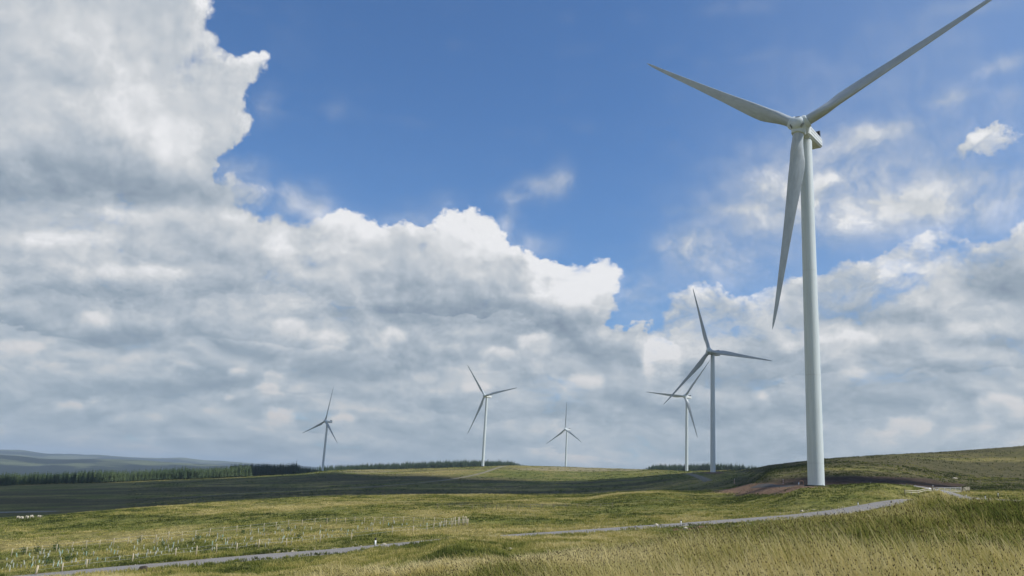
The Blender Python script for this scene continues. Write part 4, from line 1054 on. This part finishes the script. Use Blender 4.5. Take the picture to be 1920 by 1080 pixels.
for (u, v) in pick:
    k = rr.choices([0, 1, 2], [5, 1.6, 2.4])[0]
    x, y, z = on_ground(u, v)
    if used[k] == 0: o = protos[k]
    else: o = copy_tree(protos[k])
    used[k] += 1
    h = rr.uniform(0.6, 1.12)
    o.location = (x, y, z - 0.02); o.scale = (1.05, 1.05, h); o.rotation_euler = (rr.gauss(0, .07), rr.gauss(0, .09), rr.uniform(0, 6.28))
    tag(o, LAB[k], 'tree shelter', ['pale tree shelters in the plantation', 'mint tree shelters in the plantation', 'brownish tree shelters in the plantation'][k])
# dark leafy young trees among the shelters
def sapling(seed):
    r = np.random.default_rng(seed); V = []; F = []
    for i in range(130):
        p = r.normal(0, 1, 3) * (0.28, 0.28, 0.26) + (0, 0, 0.62); s = r.uniform(.05, .11)
        n = r.normal(0, 1, 3); n /= np.linalg.norm(n); a = np.cross(n, [0, 0, 1.]); a /= np.linalg.norm(a) + 1e-6; b = np.cross(n, a)
        k = len(V); V += [p + a * s, p + b * s * .6, p - a * s, p - b * s * .6]; F.append((k, k + 1, k + 2, k + 3))
    root = empty('sapling')
    mesh_np('crown', np.array(V), F, M['leaf'], root)
    t = MB(); t.tube([(0, 0, -.05), (0.02, 0, .4), (0, 0, .8)], [.025, .018, .008], 6)
    for q in range(5): t.tube([(0.01, 0, .3 + q * .08), (.18 * math.cos(q * 2.1), .18 * math.sin(q * 2.1), .5 + q * .09)], [.01, .005], 5)
    t.build('stem', M['bark'], root)
    return root
SAP = [(104,1034,1.0),(160,1043,.7),(43,1041,1.0),(68,1040,1.0),(262,1019,.9),(128,1057,1.0),(85,1063,.9),(612,984,.9),(370,1016,.8),(560,1012,.8),(455,1003,.7),(303,1027,.8),(92,1061,.7),(540,999,.7)]
sp0 = sapling(1)
for k, (u, v, s) in enumerate(SAP):
    o = sp0 if k == 0 else copy_tree(sp0)
    x, y, z = on_ground(u, v); o.location = (x, y, z - 0.03); o.scale = (s * 1.2, s * 1.2, s * 1.25); o.rotation_euler = (0, 0, k * 1.3)
    tag(o, 'small dark leafy young tree among the shelter tubes', 'young tree', 'leafy young trees in the plantation')

def post_mesh(h=1.25, w=0.09, mat='wood'):
    mb = MB(); mb.box((0, 0, h / 2 - 0.1), (w, w, h + 0.2), taper=0.92)
    mb.add([(-w*.46, -w*.46, h), (w*.46, -w*.46, h), (w*.46, w*.46, h), (-w*.46, w*.46, h), (0, 0, h + .05)], [(0, 1, 4), (1, 2, 4), (2, 3, 4), (3, 0, 4)])
    return mb
def fence(name, label, pix, h, w, mat, strainers=(), wires=2, wr=0.008, thick=None):
    X_ = [on_ground(*p) for p in pix]
    root = empty(name, X_[0]); tag(root, label, 'fence')
    p0 = None
    for k, (x, y, z) in enumerate(X_):
        if p0 is None: o = post_mesh(h, w).build('fence_post', M[mat], root); p0 = o
        else: o = p0.copy(); COL.objects.link(o)
        o.location = Vector((x, y, z)) - root.location; o.rotation_euler = (rr.gauss(0, .03), rr.gauss(0, .05), rr.uniform(-.4, .4))
        s = 1.5 if k in strainers else 1.0; o.scale = (s, s, rr.uniform(.92, 1.1))
    for q in range(wires):
        mb = MB(); mb.tube([np.array(p) - np.array(X_[0]) + (0, 0, h * (0.55 + 0.38 * q)) for p in X_], wr, 4); mb.build('wire', M['steel'], root)
    return root
row_top = [(20,1046),(48,1042),(77,1038.5),(105,1036),(133,1034),(161,1031.5),(186,1028.5),(212,1026.5),(239,1023),(264,1020),(291,1017),(315,1014),(341,1011),(366,1009),(392,1006),(418,1003),(443,1000),(468,997.5),(493,995),(517,992.5),(541,990),(566,987.5),(590,986),(613,985),(630,984),(647,983.5),(665,983.5),(682,983.5),(701,983.5),(719,983.5),(737,983.5),(756,984),(775,984),(794,984.5),(814,984.5),(833,985),(847,985)]
fence('plantation_fence', 'row of thin pale stakes along the upper edge of the young plantation', row_top, 1.25, 0.10, 'wood')
row_bot = [(66,1079.5),(116,1073.5),(161,1068),(247,1058.5),(328,1049.5),(367,1044.5),(405,1040),(443,1036),(484,1031),(537,1025),(600,1018),(658,1018),(735,1005),(774,1001.5),(800,999.5),(812,997),(825,994),(836,991.5),(847,990.5),(853,989.5),(860,988.5),(868,987.5),(876,986.5)]
fence('roadside_fence', 'row of stout pale stakes along the lower edge of the young plantation beside the track', row_bot, 1.2, 0.13, 'wood', strainers=(0, 22))
end_row = [(849,985.4),(853,985.8),(858,985.8),(862,986),(866,986.2),(870,986.2),(873.5,986.4)]
fence('corner_fence', 'close set stakes closing the right corner of the young plantation', end_row, 1.45, 0.12, 'wood')
far_row = [(820,953),(842,954),(864,955),(886,955.5),(909,955.8),(931,955.8),(952,955.6),(973,955.4),(994,955),(1016,954.6),(1038,954.4),(1060,954.2),(1082,954),(1104,953.6),(1126,953.4),(1148,953)]
fence('field_fence', 'line of thin dark posts crossing the middle of the green field', far_row, 1.1, 0.11, 'greywood')

# ------------------------------------------------------------------ verge markers, gate, rails
def marker(kind):
    root = empty('marker_post')
    if kind == 'verge':      # black foot, white body, black cap
        bd = MB(); bd.box((0, 0, 0.50), (0.16, 0.07, 0.62)); bd.build('body', M['white'], root)
        ft = MB(); ft.box((0, 0, 0.06), (0.17, 0.08, 0.30)); ft.build('foot', M['black'], root)
        cp = MB(); cp.box((0, 0, 0.91), (0.17, 0.08, 0.20)); cp.box((0, 0, 1.02), (0.13, 0.06, 0.03)); cp.build('cap', M['black'], root)
    elif kind == 'pole':     # red and white banded pole
        for q in range(6):
            b_ = MB(); b_.tube([(0, 0, -0.1 + q * 0.36), (0, 0, 0.26 + q * 0.36)], 0.09, 10); b_.build('band', M['white' if q % 2 else 'red'], root)
    return root
pv0 = marker('verge')
VM = [(703,1031,'white and black marker post on the near verge of the track left of centre',1.45),(1277,986.5,'white marker post with black foot beside the small pale stones on the track',1.0),(1609.5,949.5,'white marker post on the far verge before the track bends out of sight',1.0),(1812,931.5,'small white marker post just below the right end of the gate',.7),(1848,940.5,'white marker post with dark foot on the near verge at far right',1.1),(1872,934.5,'white marker post on the far verge nearest the right edge',.95),(1749.5,914.5,'tiny white marker post behind the left gatepost',.7),(1632,907.5,'tiny white marker post before the dark peat bank right of the tower',.55)]
for k, (u, v, lab, s) in enumerate(VM):
    o = pv0 if k == 0 else copy_tree(pv0)
    x, y, z = on_ground(u, v); o.location = (x, y, z); o.scale = (s * 0.95, s * 0.95, s); o.rotation_euler = (rr.gauss(0, .03), rr.gauss(0, .04), -math.atan2(x, y) + rr.uniform(-.3, .3))
    tag(o, lab, 'marker post', 'black and white marker posts along the track')
pk0 = marker('pole')
for k, (u, v, lab) in enumerate([(1377,907.5,'red and white banded pole before the dark bank below the second turbine'),(1468.5,909,'red and white banded pole beside the pad road left of the nearest tower')]):
    o = pk0 if k == 0 else copy_tree(pk0)
    x, y, z = on_ground(u, v); o.location = (x, y, z); s = math.hypot(x, y) / 300 * 1.0; o.scale = (s, s, s * .85)
    tag(o, lab, 'banded pole', 'red and white banded poles')
SM = [(1671,944,'short dark marker stump on the near verge where the track bends'),(1548,967,'short dark marker stump on the near verge below the nearest tower')]
s0 = None
for k, (u, v, lab) in enumerate(SM):
    x, y, z = on_ground(u, v)
    if s0 is None:
        s0 = MB().box((0, 0, .2), (.2, .1, .6)).box((0, 0, .52), (.15, .07, .06)).build('marker_stump', M['black']); o = s0
    else: o = s0.copy(); COL.objects.link(o)
    o.location = (x, y, z); tag(o, lab, 'marker stump', 'dark marker stumps')
# orange barrier hoop and white bag by the pad
x, y, z = on_ground(1503, 909)
bz_ = math.atan2(x, y)
hp = MB(); hp.tube([(-.5, 0, -.05), (-.5, 0, .75), (-.3, 0, .98), (.3, 0, .98), (.5, 0, .75), (.5, 0, -.05)], .09, 8)
o = hp.build('barrier_hoop', M['orange'], sm=True); o.location = (x, y, z); o.rotation_euler = (0, 0, -bz_); tag(o, 'small orange and white hoop barrier left of the nearest tower foot', 'barrier')
x, y, z = on_ground(1498, 909)
hp = MB(); hp.tube([(0, 0, -.02), (0, 0, .04), (0, 0, .05), (0, 0, .75)], [.3, .3, .17, .05], 12)
o = hp.build('traffic_cone', M['white'], sm=True); o.location = (x, y, z); tag(o, 'pale traffic cone beside the hoop barrier', 'cone')

# gate: wide field gate across the track
gl = on_ground(1749, 925.5, dmin=185); gr = on_ground(1803, 925, dmin=195)
L = math.hypot(gr[0] - gl[0], gr[1] - gl[1]); ga_ = math.atan2(gr[1] - gl[1], gr[0] - gl[0])
root = empty('field_gate', gl, ga_); tag(root, 'wide galvanised bar gate shut across the gravel road', 'gate')
zd = gr[2] - gl[2]
def zz_(x): return zd * x / L
for nm_, xa, xb in (('gate_leaf', 0.15, L - 0.15),):
    fr = MB()
    for k, zb in enumerate((0.30, 0.55, 0.78, 1.0, 1.25)):
        fr.tube([(xa, 0, zb + zz_(xa)), (xb, 0, zb + zz_(xb))], 0.045 if k in (0, 4) else 0.026, 6)
    for q in range(6):
        xx = xa + (xb - xa) * q / 5; fr.tube([(xx, 0, .3 + zz_(xx)), (xx, 0, 1.27 + zz_(xx))], 0.04 if q in (0, 5) else 0.03, 6)
    for a_, b_ in ((0, 1), (5, 4)):
        fr.tube([(xa + (xb - xa) * a_ / 5, 0.03, .3 + zz_(xa)), (xa + (xb - xa) * b_ / 5, 0.03, 1.2 + zz_(xa))], 0.025, 6)
    fr.build(nm_, M['steel'], root)
for xx in (0, L):
    p_ = MB(); p_.box((xx, 0, .6 + zz_(xx)), (.24, .24, 1.8)); p_.box((xx, 0, 1.52 + zz_(xx)), (.2, .2, .05)); p_.build('gate_post', M['greywood'], root)
x, y, z = on_ground(1744.5, 925.8, dmin=185)
nb = MB().box((0, 0, 1.0), (1.3, .05, .42)).box((-.5, .05, .5), (.08, .06, 1.1)).box((.5, .05, .5), (.08, .06, 1.1))
o = nb.build('notice_board', M['white']); o.location = (x, y, z); o.rotation_euler = (0, 0, ga_); tag(o, 'small blank white board on the rails at the left gatepost', 'board')
def rail_fence(label, pts, hs, mat):
    root = empty('rail_fence', pts[0]); tag(root, label, 'fence')
    for p in pts:
        b_ = MB(); b_.box((0, 0, .5), (.13, .13, 1.35)); b_.box((0, 0, 1.2), (.1, .1, .05)); o = b_.build('fence_post', M['greywood'], root); o.location = Vector(p) - root.location
    for h in hs:
        b_ = MB(); b_.tube([np.array(p) - np.array(pts[0]) + (0, -.08, h) for p in pts], .055, 4); b_.build('rail', M[mat], root)
lp = [on_ground(u, v, dmin=170) for u, v, d in ((1697,930.5,0),(1709,930.5,0),(1722,930,0),(1735,927.5,0),(1747,925.8,0))]
rail_fence('pale timber rail fence running down to the left side of the gate', [(a, b, c) for a, b, c in lp], (1.0, .68), 'rail')
rp = [on_ground(u, v, dmin=195) for u, v, d in ((1806,925,0),(1812,924.5,0),(1818,924.5,0))]
rail_fence('short pale timber rail fence on the right side of the gate', rp, (1.2, .9, .6), 'rail')

# ------------------------------------------------------------------ stones and rubble
def stone(seed, r0, flat=.6):
    import bmesh
    bm = bmesh.new(); bmesh.ops.create_icosphere(bm, subdivisions=3, radius=1)
    q = np.random.default_rng(seed); ph = q.uniform(0, 10, 3)
    for v in bm.verts:
        c = v.co; n_ = math.sin(c.x * 2.1 + ph[0]) * .16 + math.sin(c.y * 3.3 + ph[1]) * .12 + math.sin(c.z * 4.1 + c.x * 3 + ph[2]) * .10 + q.normal(0, .02)
        v.co = c * (1 + n_); v.co.z *= flat
    me = bpy.data.meshes.new('stone'); bm.to_mesh(me); bm.free()
    for v in me.vertices: v.co *= r0
    o = bpy.data.objects.new('stone', me); COL.objects.link(o); return o
ST = [(268,1073,.62,'rockdark','dark brown boulder on the near edge of the track at lower left',.9),(1229.5,987,.45,'rockpale','pale pointed stone on the far verge of the track, left of the white post',.8),(1191,990.5,.30,'rockdark','small dark stone on the far verge at mid track',.7),(1240,987,.26,'rockdark','small dark stone right of the pale pointed stone',.7),(720,1020,.34,'rockpale','pale stone on the far verge just right of the black and white post',.8),(711,1021.5,.2,'rockpale','small pale stone on the verge hard by the black and white post',.7),(769,1018.5,.25,'rockpale','pale stone at the right end of the left track stretch',.7),(1285,994,.42,'rockpale','flat pale stone on the near verge of the track below the white post',.6),(1303,992,.3,'rockdark','dark stone in the reddish rubble on the near verge',.6),(1503,960,.28,'rockpale','small pale stone on the far verge below the nearest tower',.7),(1790,898.5,.9,'rockpale','low white object on the hillside beyond the gate',.35),(955,1034,.3,'rockpale','pale stone in the rushes right of centre',.7)]
for k, (u, v, s, mt_, lab, fl_) in enumerate(ST):
    o = stone(k, s, fl_); o.data.materials.append(M[mt_]); o.data.polygons.foreach_set('use_smooth', np.ones(len(o.data.polygons), dtype=bool))
    x, y, z = on_ground(u, v); o.location = (x, y, z + s * .2); o.rotation_euler = (0, 0, k); tag(o, lab, 'stone')
# rubble: spoil edges along the track
def rubble(name, label, strips, n, mat):
    V = []; F = []; q = np.random.default_rng(8)
    for i in range(n):
        (u0, v0, u1, v1, sp) = strips[q.integers(len(strips))]
        t = q.random(); x, y, z = on_ground(u0 + (u1 - u0) * t, v0 + (v1 - v0) * t + q.normal(0, sp))
        r_ = q.uniform(.04, .16); k = len(V)
        for dv in ((1, 0, 0), (-1, 0, 0), (0, 1, 0), (0, -1, 0), (0, 0, .8), (0, 0, -.8)):
            V.append((x + dv[0] * r_ * q.uniform(.7, 1.4), y + dv[1] * r_ * q.uniform(.7, 1.4), z + .03 + dv[2] * r_ * q.uniform(.6, 1.2)))
        F += [(k, k + 2, k + 4), (k + 2, k + 1, k + 4), (k + 1, k + 3, k + 4), (k + 3, k, k + 4), (k + 2, k, k + 5), (k + 1, k + 2, k + 5), (k + 3, k + 1, k + 5), (k, k + 3, k + 5)]
    o = mesh_np(name, np.array(V), F, M[mat]); return tag(o, label, 'rubble', kind='stuff')
rubble('pale_rubble', 'pale broken stones scattered along the track verges', [(1110,992,1270,984,1.2),(1190,989,1340,981,1.0),(600,1030,790,1016,1.6),(480,1038,600,1030,1.5),(1280,992,1420,984,1.0),(1450,965,1600,950,.9),(150,1066,420,1045,1.8)], 420, 'rockpale')
rubble('red_rubble', 'reddish broken spoil below the track near the white post', [(1262,995,1330,990,1.2),(1290,993,1318,991,.7),(190,1078,300,1075,1.5),(1345,915,1520,915,3)], 380, 'redspoil')

# ------------------------------------------------------------------ sheep
def sheep_body(lying=False):
    me = bpy.data.meshes.new('sheep'); zc = .36 if lying else .62
    vs = [(0, 0, zc), (.22, 0, zc + .03), (.42, 0, zc + .02), (-.25, 0, zc + .02), (-.46, 0, zc), (.60, 0, zc + (.12 if lying else -.12)), (.74, 0, zc + (.16 if lying else -.30)), (.90, 0, zc + (.10 if lying else -.42)), (-.55, 0, zc - .1)]
    rd = [.30, .29, .22, .30, .22, .13, .11, .06, .05]
    es = [(0, 1), (1, 2), (0, 3), (3, 4), (2, 5), (5, 6), (6, 7), (4, 8)]
    for sx, par in ((.36, 2), (-.38, 4)):
        for sy in (-.13, .13):
            k = len(vs); vs += [(sx, sy, zc - .22), (sx + (.0 if not lying else .12), sy * 1.1, zc - .42 if not lying else .08), (sx + (.02 if not lying else .3), sy * 1.1, .02 if not lying else .05)]; rd += [.09, .05, .04]
            es += [(par, k), (k, k + 1), (k + 1, k + 2)]
    for sy in (-.1, .1):
        k = len(vs); vs.append((.70, sy * 1.6, vs[6][2] + .06)); rd.append(.03); es.append((6, k))
    me.from_pydata(vs, es, []); o = bpy.data.objects.new('sheep', me); COL.objects.link(o)
    md = o.modifiers.new('skin', 'SKIN'); sk = me.skin_vertices[0] if me.skin_vertices else None
    if sk is None:
        bpy.context.view_layer.objects.active = o
        me.attributes.new  # skin layer is made by the modifier on evaluation
    for i_, r_ in enumerate(rd):
        if me.skin_vertices: me.skin_vertices[0].data[i_].radius = (r_, r_)
    if me.skin_vertices: me.skin_vertices[0].data[0].use_root = True
    o.modifiers.new('sub', 'SUBSURF').render_levels = 2
    o.modifiers['sub'].levels = 2
    dg = bpy.context.evaluated_depsgraph_get(); ev = o.evaluated_get(dg); m2 = bpy.data.meshes.new_from_object(ev)
    for p in m2.polygons: p.use_smooth = True
    m2.materials.clear(); m2.materials.append(M['wool'])
    COL.objects.unlink(o); bpy.data.objects.remove(o)
    o = bpy.data.objects.new('sheep', m2); COL.objects.link(o); return o
sh = [sheep_body(False), sheep_body(True)]
print('sheep faces', [len(q.data.polygons) for q in sh])
SHP = [(33,975.5,0,.4,'white sheep grazing at the far left, first of the small flock'),(40,978,1,2.6,'white sheep lying a little nearer, below the first grazing one'),(50,974.5,0,2.9,'white sheep facing left, third from the left edge'),(58,975,0,1.2,'white sheep seen end on, just left of the long lying one'),(72,975.5,1,0.1,'largest cream sheep lying stretched out, rightmost of the flock')]
su = [0, 0]
for u, v, k, a, lab in SHP:
    o = sh[k] if su[k] == 0 else sh[k].copy()
    if su[k]: COL.objects.link(o)
    su[k] = 1
    x, y, z = on_ground(u, v, 256); s = 0.92
    o.location = (x, y, z + .05); o.scale = (s, s, s); o.rotation_euler = (0, 0, a); tag(o, lab, 'sheep', 'sheep on the field ridge')

# ------------------------------------------------------------------ the air between here and the hills
zb = float(V_GROUND_MIN) - 1.0; zt = 182.0; Rr = 16500.0
hb = MB(); hb.box((0, 0, (zb + zt) / 2), (2 * Rr, 2 * Rr, zt - zb)); hz_ = hb.build('haze', None)
hm2 = bpy.data.materials.new('haze'); hm2.use_nodes = True; n_ = hm2.node_tree
for q in list(n_.nodes): n_.nodes.remove(q)
oo = n_.nodes.new('ShaderNodeOutputMaterial'); pvn = n_.nodes.new('ShaderNodeVolumePrincipled')
pvn.inputs['Color'].default_value = (0.60, 0.74, 0.90, 1); pvn.inputs['Density'].default_value = HAZE; pvn.inputs['Anisotropy'].default_value = 0.0
n_.links.new(pvn.outputs[0], oo.inputs['Volume']); hz_.data.materials.append(hm2); tag(hz_, 'thin blue summer haze over the far hills', 'haze', kind='stuff')

# ------------------------------------------------------------------ clouds overhead that shade parts of the moor
def cloud(name, outline, hgt, seed, cell=14.0):
    """outline: ground corners (column, distance) of the patch this cloud shades"""
    poly = [world_at(u, d) for u, d in outline]
    sh_ = np.array([S[0], S[1]]) / S[2] * hgt
    P = np.array(poly); lo = P.min(0) - 80; hi = P.max(0) + 80
    nx, ny = int((hi[0] - lo[0]) / cell) + 1, int((hi[1] - lo[1]) / cell) + 1
    gx, gy = np.meshgrid(lo[0] + np.arange(nx) * cell, lo[1] + np.arange(ny) * cell, indexing='ij')
    wx = gx + fbm(gx / 90, gy / 90, seed, 4) * 15; wy = gy + fbm(gx / 90, gy / 90, seed + 5, 4) * 15
    ins = in_poly(wx, wy, poly).astype(float)
    f = gblur(ins, 1.2)
    on = f > 0.45
    top = hgt + np.sqrt(np.clip(f - .4, 0, 1)) * 120 * (0.7 + fbm(gx / 60, gy / 60, seed + 9, 4)) + 2
    bot = hgt - np.sqrt(np.clip(f - .4, 0, 1)) * 25 * (1 + fbm(gx / 50, gy / 50, seed + 3, 3)) - 2
    V = []; F = []; idx = {}
    def vid(i, j, t):
        k = (i, j, t)
        if k not in idx:
            idx[k] = len(V); z_ = top[i, j] if t else bot[i, j]; V.append((gx[i, j] + sh_[0], gy[i, j] + sh_[1], z_))
        return idx[k]
    cellon = on[:-1, :-1] & on[1:, :-1] & on[:-1, 1:] & on[1:, 1:]
    for i, j in zip(*np.nonzero(cellon)):
        F.append((vid(i, j, 1), vid(i + 1, j, 1), vid(i + 1, j + 1, 1), vid(i, j + 1, 1))); F.append((vid(i, j, 0), vid(i, j + 1, 0), vid(i + 1, j + 1, 0), vid(i + 1, j, 0)))
        for (di, dj, a, b_) in ((-1, 0, (i, j + 1), (i, j)), (1, 0, (i + 1, j), (i + 1, j + 1)), (0, -1, (i, j), (i + 1, j)), (0, 1, (i + 1, j + 1), (i, j + 1))):
            q, w_ = i + di, j + dj
            if not (0 <= q < cellon.shape[0] and 0 <= w_ < cellon.shape[1] and cellon[q, w_]):
                F.append((vid(*a, 0), vid(*b_, 0), vid(*b_, 1), vid(*a, 1)))
    o = mesh_np(name, np.array(V), F, M['cloudwhite'], smooth_=True); tag(o, 'flat based cumulus high overhead shading the moor', 'cloud', kind='structure')
    return o
cloud('cloud', [(-420,345),(0,352),(240,372),(480,372),(620,390),(800,405),(960,415),(1150,420),(1290,385),(1350,335),(1400,290),(1440,256),(1480,240),(1530,234),(1560,232),(1640,228),(1720,236),(1790,258),(1830,285),(1800,300),(1700,282),(1600,272),(1500,276),(1458,330),(1440,520),(1420,700),(1340,740),(1250,720),(1120,680),(960,700),(880,760),(800,840),(700,860),(640,940),(560,970),(480,985),(240,985),(0,975),(-420,940)], 1400, 71)
cloud('cloud', [(430,1110),(560,1110),(690,1190),(710,1380),(440,1400)], 1500, 88)
